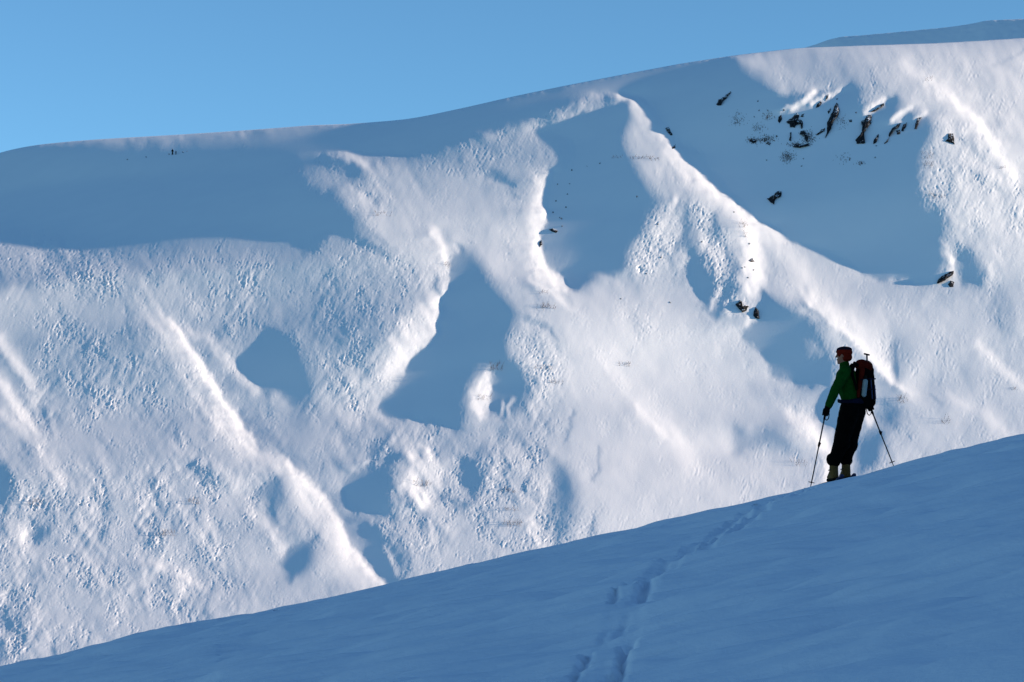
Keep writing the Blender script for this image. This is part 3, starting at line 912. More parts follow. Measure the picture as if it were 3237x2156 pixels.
def ground(x, y):
    return float(ground0(x, y))


# ------------------------------------------------------------------ rocks showing through the snow
M_ROCK = mat("dark_rock", (0.010, 0.011, 0.016), 0.95, 0.5, 0.8, 0.05)

_nt = M_ROCK.node_tree                      # snow lodged on the ledges
_b = _nt.nodes['Principled BSDF']
_old = _b.inputs['Base Color'].links[0].from_socket
_geo = _nt.nodes.new('ShaderNodeNewGeometry')
_sep = _nt.nodes.new('ShaderNodeSeparateXYZ')
_nt.links.new(_geo.outputs['True Normal'], _sep.inputs[0])
_tc = _nt.nodes.new('ShaderNodeTexCoord')
_nz = _nt.nodes.new('ShaderNodeTexNoise')
_nz.inputs['Scale'].default_value = 1.1
_nz.inputs['Detail'].default_value = 4
_nt.links.new(_tc.outputs['Object'], _nz.inputs['Vector'])
_ad = _nt.nodes.new('ShaderNodeMath'); _ad.operation = 'MULTIPLY_ADD'
_nt.links.new(_nz.outputs['Fac'], _ad.inputs[0]); _ad.inputs[1].default_value = 1.3
_nt.links.new(_sep.outputs['Z'], _ad.inputs[2])
_mr = _nt.nodes.new('ShaderNodeMapRange')
_mr.inputs['From Min'].default_value = 1.48; _mr.inputs['From Max'].default_value = 1.60
_nt.links.new(_ad.outputs[0], _mr.inputs['Value'])
_mx = _nt.nodes.new('ShaderNodeMix'); _mx.data_type = 'RGBA'
_nt.links.new(_mr.outputs[0], _mx.inputs[0]); _nt.links.new(_old, _mx.inputs[6]); _mx.inputs[7].default_value = (0.74, 0.76, 0.83, 1)
_nt.links.new(_mx.outputs[2], _b.inputs['Base Color'])
M_SCRUB = mat("dry_scrub", (0.085, 0.045, 0.030), 0.9, 0.3, 2.0)
PXM = K / SW * 830                 # metres per photo pixel out on the face


def mesh_obj(name, verts, faces, m, parent=None, smooth=False):
    me = bpy.data.meshes.new(name)
    me.from_pydata([tuple(v) for v in verts], [], faces)
    me.update()
    if smooth:
        me.polygons.foreach_set('use_smooth', [True] * len(me.polygons))
    me.materials.append(m)
    o = bpy.data.objects.new(name, me)
    return link(o, parent)


def rock(t, outline, label, group=None, bulge=0.35):
    pts = src(t, outline)
    # break the outline up a little
    ring = []
    n = len(pts)
    size = max(max(p[0] for p in pts) - min(p[0] for p in pts), max(p[1] for p in pts) - min(p[1] for p in pts))
    for i in range(n):
        a, b = pts[i], pts[(i + 1) % n]
        k = max(1, int(math.hypot(b[0] - a[0], b[1] - a[1]) / 5))
        for j in range(k):
            u = j / k
            w = 0.8 if j == 0 else 1.8
            ring.append((a[0] + (b[0] - a[0]) * u + random.uniform(-w, w), a[1] + (b[1] - a[1]) * u + random.uniform(-w, w)))
    cx_, cy_ = sum(p[0] for p in ring) / len(ring), sum(p[1] for p in ring) / len(ring)
    depth = max(0.35, min(2.0, size * PXM * bulge))
    V, Fc = [], []
    m = len(ring)
    for sc_, lf in ((1.25, -1.2 - depth), (1.06, 0.25), (0.78, 0.65), (0.4, 0.95)):
        for (x, y) in ring:
            jx = random.uniform(-0.12, 0.12) * (sc_ < 1)
            V.append(surf(cx_ + (x - cx_) * (sc_ + jx), cy_ + (y - cy_) * (sc_ + jx), lf * depth * (random.uniform(0.55, 1.2) if sc_ < 1 else 1)))
    V.append(surf(cx_, cy_, depth))
    for r in range(3):
        for i in range(m):
            j = (i + 1) % m
            Fc.append((r * m + i, r * m + j, (r + 1) * m + j, (r + 1) * m + i))
    for i in range(m):
        Fc.append((3 * m + i, 3 * m + (i + 1) % m, 4 * m))
    c = surf(cx_, cy_, 0)
    V = [v - c for v in V]
    o = mesh_obj("rock_outcrop", V, Fc, M_ROCK)
    o.location = c
    return tag(o, label, "rock", group)


CR = "dark crags showing in the right bowl"
rock('Q', [(120, 235), (140, 200), (180, 180), (235, 135), (240, 145), (190, 200), (160, 225), (160, 245), (135, 248)], "slanting dark rock sliver alone in blue shade, uppermost and leftmost of the crags", CR)
rock('Q', [(960, 265), (975, 235), (1000, 210), (1008, 232), (985, 262)], "small dark rock just under the sunlit snow cap above the long tapering crag", CR)
rock('Q', [(1040, 208), (1050, 165), (1066, 158), (1060, 190)], "narrow upright rock touching the right end of a sunlit snow cap", CR)
rock('Q', [(715, 385), (770, 345), (800, 315), (818, 330), (808, 375), (845, 385), (845, 402), (800, 407), (780, 432), (745, 432), (740, 405)], "broad star shaped black crag, widest of the row under the snow caps", CR)
rock('Q', [(832, 347), (845, 325), (862, 318), (856, 347)], "little rock chip just right of the broad star shaped crag's top", CR)
rock('Q', [(825, 495), (835, 470), (860, 463), (880, 490), (892, 530), (880, 552), (865, 530), (870, 500)], "hooked dark rock below the broad star shaped crag", CR)
rock('Q', [(1040, 515), (1055, 470), (1060, 390), (1090, 320), (1110, 280), (1130, 235), (1145, 250), (1157, 300), (1142, 345), (1110, 382), (1090, 440), (1060, 490)], "long black crag tapering down to a point, tallest in the bowl", CR)
rock('Q', [(968, 497), (1000, 463), (1037, 442), (1033, 465), (990, 492)], "thin slanting rock beside the foot of the long tapering crag", CR)
rock('Q', [(1340, 392), (1370, 378), (1390, 345), (1427, 338), (1427, 390), (1402, 437), (1375, 437), (1382, 460), (1358, 500), (1377, 560), (1310, 567), (1298, 535), (1330, 523), (1350, 470), (1363, 410)], "crooked black crag with a wide foot, hanging below a sunlit snow lip", CR)
rock('Q', [(1425, 303), (1480, 268), (1532, 233), (1532, 250), (1480, 287)], "thin dark rock edge directly under the sunlit snow lip", CR)
rock('Q', [(1450, 572), (1453, 535), (1490, 493), (1492, 515), (1470, 562)], "narrow rock wedge right of the crooked crag's wide foot", CR)
rock('Q', [(1583, 480), (1600, 450), (1625, 428), (1672, 398), (1662, 430), (1622, 452), (1600, 492), (1583, 512)], "ragged slanting crag below the second sunlit snow lip", CR)
rock('Q', [(1648, 492), (1638, 465), (1667, 453), (1674, 492)], "stubby rock tucked under the ragged slanting crag", CR)
rock('Q', [(1685, 462), (1700, 410), (1727, 393), (1717, 440), (1700, 467)], "short upright rock right of the ragged slanting crag", CR)
rock('Q', [(1793, 447), (1808, 390), (1818, 360), (1852, 353), (1832, 385), (1812, 447)], "thin hooked rock, the last in the shaded row towards the sunny rib", CR)
rock('Q', [(2055, 552), (2080, 530), (2083, 488), (2122, 488), (2133, 577), (2100, 562)], "square dark rock alone in bright sunny snow on the right rib", CR)
rock('Q', [(1243, 372), (1265, 368), (1267, 388), (1245, 390)], "round dark stone between the long crag and the crooked crag", CR)
rock('Q', [(1538, 574), (1560, 540), (1582, 518), (1562, 562)], "small rock splinter below the ragged slanting crag", CR)
rock('C', [(603, 1312), (650, 1290), (670, 1263), (692, 1268), (692, 1297), (662, 1312), (647, 1350)], "dark arrow shaped rock alone in the middle of the shaded bowl", CR)
rock('D', [(1728, 508), (1750, 473), (1800, 443), (1832, 433), (1824, 462), (1780, 492), (1735, 514)], "long dark rock leaning at the bowl's lower right corner under a lit fin", CR)
rock('D', [(1800, 520), (1815, 498), (1838, 505), (1832, 535), (1812, 537)], "little rock under the lit fin beside the long leaning rock", CR)
rock('Q', [(640, 380), (650, 345), (668, 330), (676, 365), (655, 395)], "small dark rock left of the broad star shaped crag", CR)
rock('Q', [(800, 360), (840, 370), (850, 400), (845, 440), (835, 445), (835, 405), (800, 400)], "thin rock rib hanging from the right side of the broad star shaped crag", CR)
rock('Q', [(735, 545), (742, 480), (752, 480), (750, 548)], "thread thin dark rock under the broad star shaped crag", CR)
rock('Q', [(770, 600), (790, 575), (840, 585), (900, 570), (900, 590), (830, 604)], "long flat rock streak low under the hooked dark rock", CR)
rock('Q', [(400, 555), (420, 535), (450, 540), (455, 560), (425, 568)], "left rock of the grassy patch below the crags", CR)
rock('Q', [(540, 570), (560, 555), (580, 570), (565, 585)], "middle rock of the grassy patch below the crags", CR)
rock('Q', [(1340, 410), (1345, 380), (1365, 372), (1370, 395)], "rock knob on the left shoulder of the crooked crag", CR)
rock('Q', [(1060, 300), (1085, 270), (1090, 290), (1070, 320)], "rock chip beside the upper left edge of the long tapering crag", CR)
MR_ = "dark rocks on the middle ridge"
rock('J', [(1513, 1260), (1545, 1233), (1562, 1258), (1602, 1273), (1590, 1300), (1560, 1312), (1530, 1282)], "cluster of black rock at the foot of the white buttress", MR_)
rock('J', [(1638, 1335), (1655, 1280), (1672, 1300), (1682, 1358), (1650, 1352)], "black rock tooth right of the cluster at the white buttress foot", MR_)
rock('J', [(1063, 142), (1085, 123), (1087, 150), (1067, 157)], "small black rock beside the sunlit crest near the ridge top", MR_)
rock('J', [(1608, 948), (1632, 930), (1645, 955), (1622, 958)], "small dark rock high on the white buttress", MR_)
rock('J', [(1015, 15), (1035, 5), (1065, 60), (1050, 62)], "dark rock strip along the very top of the sunlit crest", MR_)
rock('B', [(1268, 1215), (1266, 1185), (1278, 1170), (1284, 1195)], "dark rock at the sharp left rim of the central bowl", MR_)
rock('B', [(1330, 1098), (1350, 1092), (1385, 1105), (1375, 1118), (1345, 1110)], "flat dark rock just inside the central bowl's left rim", MR_)
SP = "small stones dotting the snow"
for t, lst, lab in (('Q', [(472, 212), (440, 345), (660, 365), (690, 290), (740, 540), (632, 508), (1463, 690), (840, 762), (855, 700), (1300, 310), (565, 570), (430, 550), (1140, 195), (1470, 590), (545, 710), (750, 490), (650, 350), (430, 560), (480, 290), (1245, 710)],
                     "small dark stone poking from blue shade around the crags"),
                    ('B', [(1385, 800), (1465, 795), (1375, 910), (1355, 985), (1412, 1025), (1415, 1075), (1450, 865), (1440, 950), (1400, 1020), (1910, 880), (1665, 660), (1580, 680), (1480, 705)], "small dark stone in blue shade inside the central bowl"),
                    ('A', [(843, 1055), (966, 1036), (1118, 1018), (1208, 1006), (1235, 1000)], "tiny dark stone on the shaded snow beside the distant skiers"),
                    ('J', [(1612, 830), (1580, 995), (1640, 1015), (1600, 1070), (1560, 1000), (1500, 605), (985, 925), (960, 690), (1275, 815), (1050, 1245), (700, 1220), (880, 1040)], "small dark stone in the sunlit snow of the white buttress")):
    for (x, y) in lst:
        k = {'Q': 8, 'B': 5.5, 'A': 5, 'J': 6}[t] * random.uniform(0.8, 1.25)
        ang = random.uniform(0, 1)
        rock(t, [(x + k * math.cos(ang + a) * random.uniform(0.6, 1.1), y + k * math.sin(ang + a) * random.uniform(0.5, 1.0)) for a in (0, 1.2, 2.3, 3.4, 4.6, 5.5)], lab, SP)


def shrub(t, x, y, w, h, label, n=26, group="dry shrubs on the snow face"):
    """spray of thin bare twigs; w, h in photo pixels of that crop"""
    ox, oy, s_ = TAGS[t]
    px, py = ox + x / s_, oy + y / s_
    wm, hm = w / s_ * PXM, 0.75 * h / s_ * PXM
    n = int(n * 0.9)
    c = surf(px, py, 0.0)
    V, Fc = [], []

    def twig(a, b, r):
        d = (b - a).normalized()
        u = d.orthogonal().normalized(); v = d.cross(u)
        k = len(V)
        for q in range(3):
            an = q * 2.0944
            V.append(a + (u * math.cos(an) + v * math.sin(an)) * r)
        V.append(b)
        for q in range(3):
            Fc.append((k + q, k + (q + 1) % 3, k + 3))
    for i in range(n):
        x0 = random.uniform(-0.5, 0.5) * wm
        base = surf(px + x0 / PXM, py + random.uniform(-0.35, 0.35) * h / s_, -0.15) - c
        ln = hm * random.uniform(0.5, 1.1)
        tip = base + Vector((random.uniform(-0.6, 0.6) * ln, -random.uniform(0.15, 0.7) * ln, ln * random.uniform(0.4, 1.0)))
        twig(base, tip, random.uniform(0.03, 0.05))
        mid = base.lerp(tip, random.uniform(0.3, 0.6))
        for q in range(2):
            twig(mid, mid + Vector((random.uniform(-0.5, 0.5), random.uniform(-0.4, 0.1), random.uniform(0.1, 0.6))) * ln * 0.7, 0.02)
    o = mesh_obj("dry_shrub", V, Fc, M_SCRUB)
    o.location = c
    return tag(o, label, "shrub", group)


shrub('J', 672, 218, 70, 26, "short brown shrub left of the reddish shrub row inside the shaded bowl top", 18)
shrub('J', 810, 222, 90, 32, "left end of the reddish shrub row crossing from shade into sun", 24)
shrub('J', 880, 222, 80, 30, "middle of the reddish shrub row at the edge of sunlight", 24)
shrub('J', 940, 232, 70, 36, "right end of the reddish shrub row, fully in sun", 24)
shrub('G', 1540, 668, 90, 50, "brown shrub on lit snow above the curved crack line", 26)
shrub('G', 1500, 575, 60, 30, "pale shrub on the bright rib edge left of the central bowl's foot", 16)
shrub('G', 2035, 1055, 80, 40, "lone brown shrub throwing a long shadow on smooth bright snow", 24)
shrub('G', 1590, 1172, 90, 36, "brown shrub beside the rough lit bulge right of the middle gully", 22)
shrub('G', 1500, 1075, 110, 40, "sparse shrub row at the top of the rough lit bulge", 22)
shrub('H', 1140, 655, 120, 46, "brown shrub with a long thin shadow near the lower middle", 30)
shrub('H', 1130, 570, 90, 30, "flat shrub just above the brown shrub with the long thin shadow", 18)
shrub('H', 1110, 462, 90, 34, "shrub right of the small oval hollow", 18)
shrub('H', 610, 425, 110, 46, "shrub on the bright bulge left of the small oval hollow", 26)
shrub('G', 1110, 1275, 90, 40, "brown shrub on the lit snow fin inside the middle gully", 20)
shrub('G', 1185, 1070, 80, 70, "dark shrub in the shade just behind the top of the gully's lit snow fin", 30)
shrub('F', 200, 535, 70, 50, "reddish shrub at the far left above the ribbed snow", 20)
shrub('F', 1125, 525, 70, 46, "brown shrub on rough snow left of the lowest bright crest", 20)
shrub('F', 955, 712, 110, 46, "brown shrub row in the rough snow of the lower left", 26)
shrub('D', 1500, 1290, 70, 60, "tan shrub on the crest right of the skier's backpack", 22)
shrub('D', 2240, 1215, 60, 22, "small shrub at the right edge low on the face", 14)
shrub('D', 1780, 1430, 60, 60, "shrub in grey lit snow right of the skier's pole", 16)
shrub('B', 230, 1000, 120, 40, "thin shrub on lit snow under the upper left shadow's tip", 22)
shrub('C', 1720, 1300, 110, 50, "brown shrub at the lower end of the bowl's sunny right rim", 24)
shrub('C', 1670, 1095, 70, 60, "brown shrub tuft in the striped snow of the right rim", 20)
shrub('C', 1660, 1020, 90, 34, "thin shrub above the brown tuft on the right rim", 16)
shrub('C', 2160, 1115, 50, 30, "small shrub far right on the sunny rib", 14)
shrub('C', 1665, 525, 60, 36, "little shrub high on the sunny rib above the crags", 14)
shrub('J', 1575, 700, 60, 70, "branching bare shrub on the white ridge crest", 22)
shrub('J', 1590, 770, 40, 60, "bare shrub just under the branching one on the ridge crest", 14)
shrub('J', 150, 1290, 120, 40, "faint shrub line on lit snow left of the central bowl's foot", 18)
shrub('I', 780, 305, 90, 50, "thin shrub on grey snow left of the skier's front pole", 16)
shrub('G', 860, 400, 40, 50, "shrub at the sharp lit edge of the middle gully", 14)
shrub('Q', 1900, 690, 90, 40, "thin shrub where the bowl's shade meets the sunny rim", 18)

# wisps of dry grass among the crags: too many and too fine to tell apart
V, Fc = [], []
random.seed(9)
ref = surf(2450, 450)
for (x, y, rx, ry, n) in ((430, 550, 60, 30, 90), (550, 540, 70, 34, 110), (900, 530, 60, 60, 150), (720, 690, 60, 50, 120), (300, 380, 60, 60, 50), (560, 340, 50, 40, 40),
                          (800, 580, 80, 20, 70), (470, 440, 60, 40, 40), (1200, 700, 70, 50, 24), (1340, 740, 40, 16, 20), (1180, 400, 50, 60, 30)):
    for i in range(int(n * 1.7)):
        px = 2220 + (x + random.gauss(0, rx * 0.5)) / 2.675; py = 240 + (y + random.gauss(0, ry * 0.5)) / 2.675
        a = surf(px, py, -0.05) - ref
        k = len(V)
        w = random.uniform(0.05, 0.11); h = random.uniform(0.25, 0.6)
        d = Vector((random.uniform(-0.3, 0.3), -0.15, h))
        V += [a + Vector((-w, 0, 0)), a + Vector((w, 0.02, 0)), a + Vector((0, -w, 0)), a + d]
        Fc += [(k, k + 2, k + 3), (k + 2, k + 1, k + 3), (k + 1, k, k + 3)]
g = mesh_obj("dry_grass", V, Fc, M_SCRUB)
g.location = ref
tag(g, "wisps of dry grass showing through shaded snow among the crags", "grass", kind="stuff")


# ------------------------------------------------------------------ figures
def tube(V, Fc, p0, r0, p1, r1, n=12, cap=4, sx=1.0, ref=None):
    """tapered capsule"""
    p0, p1 = Vector(p0), Vector(p1)
    d = (p1 - p0)
    L = d.length
    d = d.normalized() if L > 1e-6 else Vector((0, 0, 1))
    u = (Vector(ref) - d * Vector(ref).dot(d)).normalized() if ref is not None else d.orthogonal().normalized()
    v = d.cross(u)
    rings = []
    for k in range(cap):
        a = math.pi / 2 * (1 - (k + 1) / cap)
        rings.append((p0 - d * r0 * math.sin(a), r0 * math.cos(a)))
    for k in range(cap):
        a = math.pi / 2 * k / cap
        rings.append((p1 + d * r1 * math.sin(a), r1 * math.cos(a)))
    b0 = len(V)
    V.append(p0 - d * r0)
    for c, r in rings:
        for q in range(n):
            an = 2 * math.pi * q / n
            V.append(c + u * math.cos(an) * r * sx + v * math.sin(an) * r)
    V.append(p1 + d * r1)
    e = len(V) - 1
    for q in range(n):
        Fc.append((b0, b0 + 1 + (q + 1) % n, b0 + 1 + q))
        for k in range(len(rings) - 1):
            a = b0 + 1 + k * n
            Fc.append((a + q, a + (q + 1) % n, a + n + (q + 1) % n, a + n + q))
        a = b0 + 1 + (len(rings) - 1) * n
        Fc.append((a + q, a + (q + 1) % n, e))


def ball(V, Fc, c, r, rot=None, n=16, m=10):
    c = Vector(c)
    rx, ry, rz = (r, r, r) if not hasattr(r, '__len__') else r
    b0 = len(V)
    for i in range(m + 1):
        th = math.pi * i / m
        for q in range(n):
            ph = 2 * math.pi * q / n
            p = Vector((rx * math.sin(th) * math.cos(ph), ry * math.sin(th) * math.sin(ph), rz * math.cos(th)))
            if rot is not None:
                p = rot @ p
            V.append(c + p)
    for i in range(m):
        for q in range(n):
            a = b0 + i * n
            Fc.append((a + q, a + n + q, a + n + (q + 1) % n, a + (q + 1) % n))


def blob(name, parts, m, parent, voxel=0.012, smooth=4, noise=0.0, nsize=0.06):
    """overlapping capsules and balls fused into one continuous skin"""
    V, Fc = [], []
    for p in parts:
        if p[0] == 't':
            tube(V, Fc, *p[1:5], **(p[5] if len(p) > 5 else {}))
        else:
            ball(V, Fc, *p[1:3], **(p[3] if len(p) > 3 else {}))
    me = bpy.data.meshes.new(name)
    me.from_pydata([tuple(v) for v in V], [], Fc)
    o = bpy.data.objects.new(name, me)
    link(o)
    r = o.modifiers.new('r', 'REMESH'); r.mode = 'VOXEL'; r.voxel_size = voxel
    if noise:
        tx = bpy.data.textures.new(name, 'CLOUDS'); tx.noise_scale = nsize; tx.noise_depth = 2
        dm = o.modifiers.new('d', 'DISPLACE'); dm.texture = tx; dm.strength = noise; dm.texture_coords = 'LOCAL'
    if smooth:
        q = o.modifiers.new('s', 'SMOOTH'); q.factor = 0.5; q.iterations = smooth
    bpy.context.view_layer.update()
    dg = bpy.context.evaluated_depsgraph_get()
    me2 = bpy.data.meshes.new_from_object(o.evaluated_get(dg))
    o.modifiers.clear()
    o.data = me2
    bpy.data.meshes.remove(me)
    me2.name = name
    me2.polygons.foreach_set('use_smooth', [True] * len(me2.polygons))
    me2.materials.clear(); me2.materials.append(m)
    if parent is not None:
        o.parent = parent
    return o


# skier on the crest; local axes: x to the right of the photo, y away from it, z up
BY = YC - 0.02
bp_ = crest_world(2650, 1529, BY)
BASE = Vector((bp_[0], BY, ground(bp_[0], BY)))


def CP(cx_, cy_, y=0.0):
    """figure coordinates from a position in the close-up of the skier"""
    return Vector(((cx_ - 570) * 0.001496, y, (1361 - cy_) * 0.001496))


M_SKIN = mat("skin", (0.24, 0.085, 0.05), 0.6, 0.1, 20)
M_GREEN = mat("green_cloth", (0.005, 0.045, 0.006), 0.85, 0.25, 14, 0.01, spec=0.03)
M_BLACK = mat("black_cloth", (0.0022, 0.0018, 0.0018), 0.95, 0.3, 12, 0.01, spec=0.03)
M_RED = mat("red_wool", (0.13, 0.009, 0.004), 0.95, 0.3, 40, 0.004, spec=0.03)
M_NAVY = mat("navy_cloth", (0.005, 0.006, 0.016), 0.85, 0.3, 20, spec=0.03)
M_BOOT = mat("tan_boot", (0.10, 0.048, 0.010), 0.9, 0.2, 12)
M_SOLE = mat("dark_rubber", (0.010, 0.007, 0.006), 0.9, 0.2, 12, spec=0.05)
M_PACKR = mat("red_pack_cloth", (0.08, 0.006, 0.003), 0.8, 0.3, 12, 0.008, spec=0.03)
M_BOTTLE = mat("pale_bottle", (0.24, 0.25, 0.25), 0.4, 0.1, 10)
M_BLUE = mat("blue_plastic", (0.008, 0.012, 0.06), 0.5, 0.1, 10)
M_METAL = mat("dark_metal", (0.04, 0.04, 0.045), 0.5, 0.1, 10, metal=0.5)
M_EYE = mat("dark_eye", (0.01, 0.008, 0.006), 0.2, 0.0, 10)

man = empty("person", BASE)
tag(man, "skier standing on the shaded crest in green jacket, red hat and black trousers", "person")

hip = Vector((0.17, 0, 0.98)); waist = Vector((0.180, 0, 1.13)); chest = Vector((0.125, 0, 1.34)); neck = Vector((0.115, 0, 1.52)); head = Vector((0.095, 0, 1.695))
hd = Vector((-0.90, 0.43, 0)).normalized()            # facing
lf_ = Vector((-0.43, -0.90, 0)).normalized()          # his left
bd = Vector((-0.30, 0.95, 0)).normalized()           # the way the boots and skis point
shL = chest + Vector((-0.035, -0.16, 0.125)); shR = chest + Vector((0.07, 0.16, 0.125))
elL = Vector((-0.040, -0.22, 1.24)); wrL = Vector((-0.145, -0.24, 1.01)); haL = Vector((-0.188, -0.24, 0.915))
elR = Vector((0.30, 0.23, 1.22)); wrR = Vector((0.405, 0.10, 1.05)); haR = Vector((0.455, 0.06, 1.005))
hpL = Vector((0.155, -0.07, 0.95)); hpR = Vector((0.258, 0.07, 0.95))
knL = Vector((0.035, -0.10, 0.52)); knR = Vector((0.165, 0.06, 0.54))
anL = Vector((-0.070, -0.09, 0.12)); anR = Vector((0.115, 0.06, 0.14))
rotH = Matrix((hd, lf_, Vector((0, 0, 1)))).transposed()

# body: one continuous skin from head to feet
bodyp = [('b', head + Vector((0.012, 0, 0.015)), (0.095, 0.075, 0.108), dict(rot=rotH)), ('b', head + hd * 0.035 + Vector((0, 0, -0.055)), (0.055, 0.052, 0.062), dict(rot=rotH)),
         ('t', head + hd * 0.088 + Vector((0, 0, 0.02)), 0.010, head + hd * 0.108 + Vector((0, 0, -0.015)), 0.013),
         ('t', head + hd * 0.086 + Vector((0, 0, -0.05)) + lf_ * 0.018, 0.010, head + hd * 0.086 + Vector((0, 0, -0.05)) - lf_ * 0.018, 0.010),
         ('b', head + hd * 0.070 + Vector((0, 0, -0.092)), 0.022),
         ('b', head + lf_ * 0.074 + Vector((0, 0, -0.005)), (0.018, 0.010, 0.032), dict(rot=rotH)), ('b', head - lf_ * 0.074 + Vector((0, 0, -0.005)), (0.018, 0.010, 0.032), dict(rot=rotH)),
         ('t', neck - Vector((0, 0, 0.06)), 0.06, head - Vector((0, 0, 0.05)), 0.055),
         ('t', hip + Vector((0.03, 0, 0)), 0.11, waist, 0.095), ('t', waist, 0.095, chest, 0.11), ('t', shL, 0.06, shR, 0.06),
         ('t', shL, 0.05, elL, 0.04), ('t', elL, 0.04, wrL, 0.028), ('t', wrL, 0.028, haL, 0.03),
         ('t', shR, 0.05, elR, 0.04), ('t', elR, 0.04, wrR, 0.028), ('t', wrR, 0.028, haR, 0.03),
         ('t', hpL, 0.085, knL, 0.055), ('t', knL, 0.055, anL, 0.04), ('t', hpR, 0.085, knR, 0.055), ('t', knR, 0.055, anR, 0.04),
         ('t', anL, 0.04, anL + bd * 0.11 + Vector((0, 0, -0.06)), 0.03), ('t', anR, 0.04, anR + bd * 0.11 + Vector((0, 0, -0.06)), 0.03)]
blob("body", bodyp, M_SKIN, man, 0.010, 3)
for sgn in (1, -1):
    Vv, Ff = [], []
    ball(Vv, Ff, head + hd * 0.083 + lf_ * 0.03 * sgn + Vector((0, 0, 0.012)), 0.011)
    mesh_obj("eye", Vv, Ff, M_EYE, man, True)

hat = blob("knitted_hat", [('b', head + Vector((0.014, 0, 0.048)), (0.112, 0.094, 0.078), dict(rot=rotH)), ('t', head - hd * 0.06 + Vector((0, 0, -0.02)), 0.062, head + Vector((0.0, 0, 0.04)), 0.09),
                           ('b', head - hd * 0.045 + Vector((0, 0, -0.045)), (0.06, 0.078, 0.04), dict(rot=rotH))], M_RED, man, 0.008, 3, 0.004, 0.02)
blob("hat_top", [('b', head + Vector((0.012, 0, 0.083)), (0.110, 0.088, 0.045), dict(rot=rotH)), ('t', head + hd * 0.098 + Vector((0, 0, 0.055)), 0.012, head + hd * 0.085 + lf_ * 0.03 + Vector((0, 0, 0.06)), 0.012)], M_NAVY, man, 0.008, 3)

jp = [('t', waist + Vector((0.015, 0, -0.10)), 0.138, waist, 0.128), ('t', waist, 0.128, chest, 0.155), ('t', chest, 0.155, chest + Vector((0, 0, 0.06)), 0.145),
      ('t', shL, 0.085, shR, 0.085), ('t', chest + Vector((0, 0, 0.1)), 0.12, neck - Vector((0, 0, 0.02)), 0.075),
      ('t', neck - Vector((0, 0, 0.02)), 0.072, neck + Vector((-0.01, 0, 0.055)), 0.068),
      ('t', shL, 0.085, elL, 0.068), ('t', elL, 0.070, wrL, 0.055), ('t', elL.lerp(wrL, 0.7), 0.060, wrL, 0.056),
      ('t', shR, 0.085, elR, 0.068), ('t', elR, 0.068, wrR, 0.052)]
jac = blob("jacket", jp, M_GREEN, man, 0.012, 3, 0.016, 0.07)

tp = [('t', hip + Vector((0.01, -0.02, 0.02)), 0.142, hip + Vector((0.08, 0.03, 0.02)), 0.148), ('t', waist + Vector((0.02, 0, -0.07)), 0.135, hip + Vector((0.04, 0, 0)), 0.150),
      ('t', hpL, 0.140, knL, 0.108), ('t', knL, 0.106, anL + Vector((0.01, 0, 0.13)), 0.080), ('t', hpR, 0.142, knR, 0.110), ('t', knR, 0.108, anR + Vector((0.0, 0, 0.13)), 0.078),
      ('b', knL + Vector((0.01, 0, -0.02)), 0.112), ('b', knR + Vector((0.0, 0, -0.05)), 0.116),
      ('t', anL + Vector((-0.012, 0, 0.165)), 0.090, anL + Vector((0.012, 0, 0.15)), 0.084), ('t', anR + Vector((-0.01, 0, 0.165)), 0.084, anR + Vector((0.012, 0, 0.15)), 0.084)]
blob("trousers", tp, M_BLACK, man, 0.012, 3, 0.022, 0.06)


def boot(an):
    hd, lf_ = bd, Vector((-bd.y, bd.x, 0))
    b = blob("boot", [('t', an + Vector((0, 0, 0.07)), 0.060, an + Vector((0, 0, -0.03)), 0.062), ('t', an - hd * 0.03 + Vector((0, 0, -0.06)), 0.052, an + hd * 0.12 + Vector((0, 0, -0.068)), 0.045),
                      ('t', an + hd * 0.02 + Vector((0, 0, 0.0)), 0.055, an + hd * 0.10 + Vector((0, 0, -0.06)), 0.046)], M_BOOT, man, 0.008, 3, 0.006, 0.03)
    blob("sole", [('t', an - hd * 0.045 + Vector((0, 0, -0.098)), 0.05, an + hd * 0.14 + Vector((0, 0, -0.098)), 0.045, dict(ref=(0, 0, 1), sx=0.42))], M_SOLE, b, 0.008, 2)
    bk = blob("boot_buckle", [('t', an - lf_ * -0.062 + hd * 0.03 + Vector((0, 0, 0.02)), 0.008, an - lf_ * -0.062 - hd * 0.02 + Vector((0, 0, 0.03)), 0.008)], M_METAL, b, 0.004, 0)
    return b


boot(anL); boot(anR)


def glove(name, wrist, hand, axis, back):
    """mitten cuff, palm, four fingers closed round the grip and a thumb over them"""
    axis = axis.normalized()
    back = (back - axis * back.dot(axis)).normalized()
    side = axis.cross(back)
    parts = [('t', wrist, 0.050, wrist.lerp(hand, 0.45), 0.042), ('t', wrist.lerp(hand, 0.5), 0.040, hand + back * 0.018, 0.036),
             ('t', hand + back * 0.022 + axis * 0.035, 0.024, hand + back * 0.022 - axis * 0.035, 0.022)]
    for k, (o_, ln) in enumerate(((0.036, 0.9), (0.012, 1.0), (-0.012, 0.95), (-0.035, 0.8))):
        prev = hand + axis * o_ + back * 0.034
        for st in range(1, 5):
            a = st * 1.05 * ln
            p = hand + axis * (o_ - 0.002 * st) + (back * math.cos(a) + side * math.sin(a)) * 0.033
            parts.append(('t', prev, 0.0125, p, 0.0115))
            prev = p
    parts += [('t', hand + back * 0.02 + axis * 0.03 - side * 0.02, 0.015, hand - side * 0.034 + axis * 0.025, 0.014), ('t', hand - side * 0.034 + axis * 0.025, 0.014, hand - back * 0.028 + axis * 0.012 - side * 0.012, 0.012)]
    return blob(name, parts, M_BLACK, man, 0.006, 2)


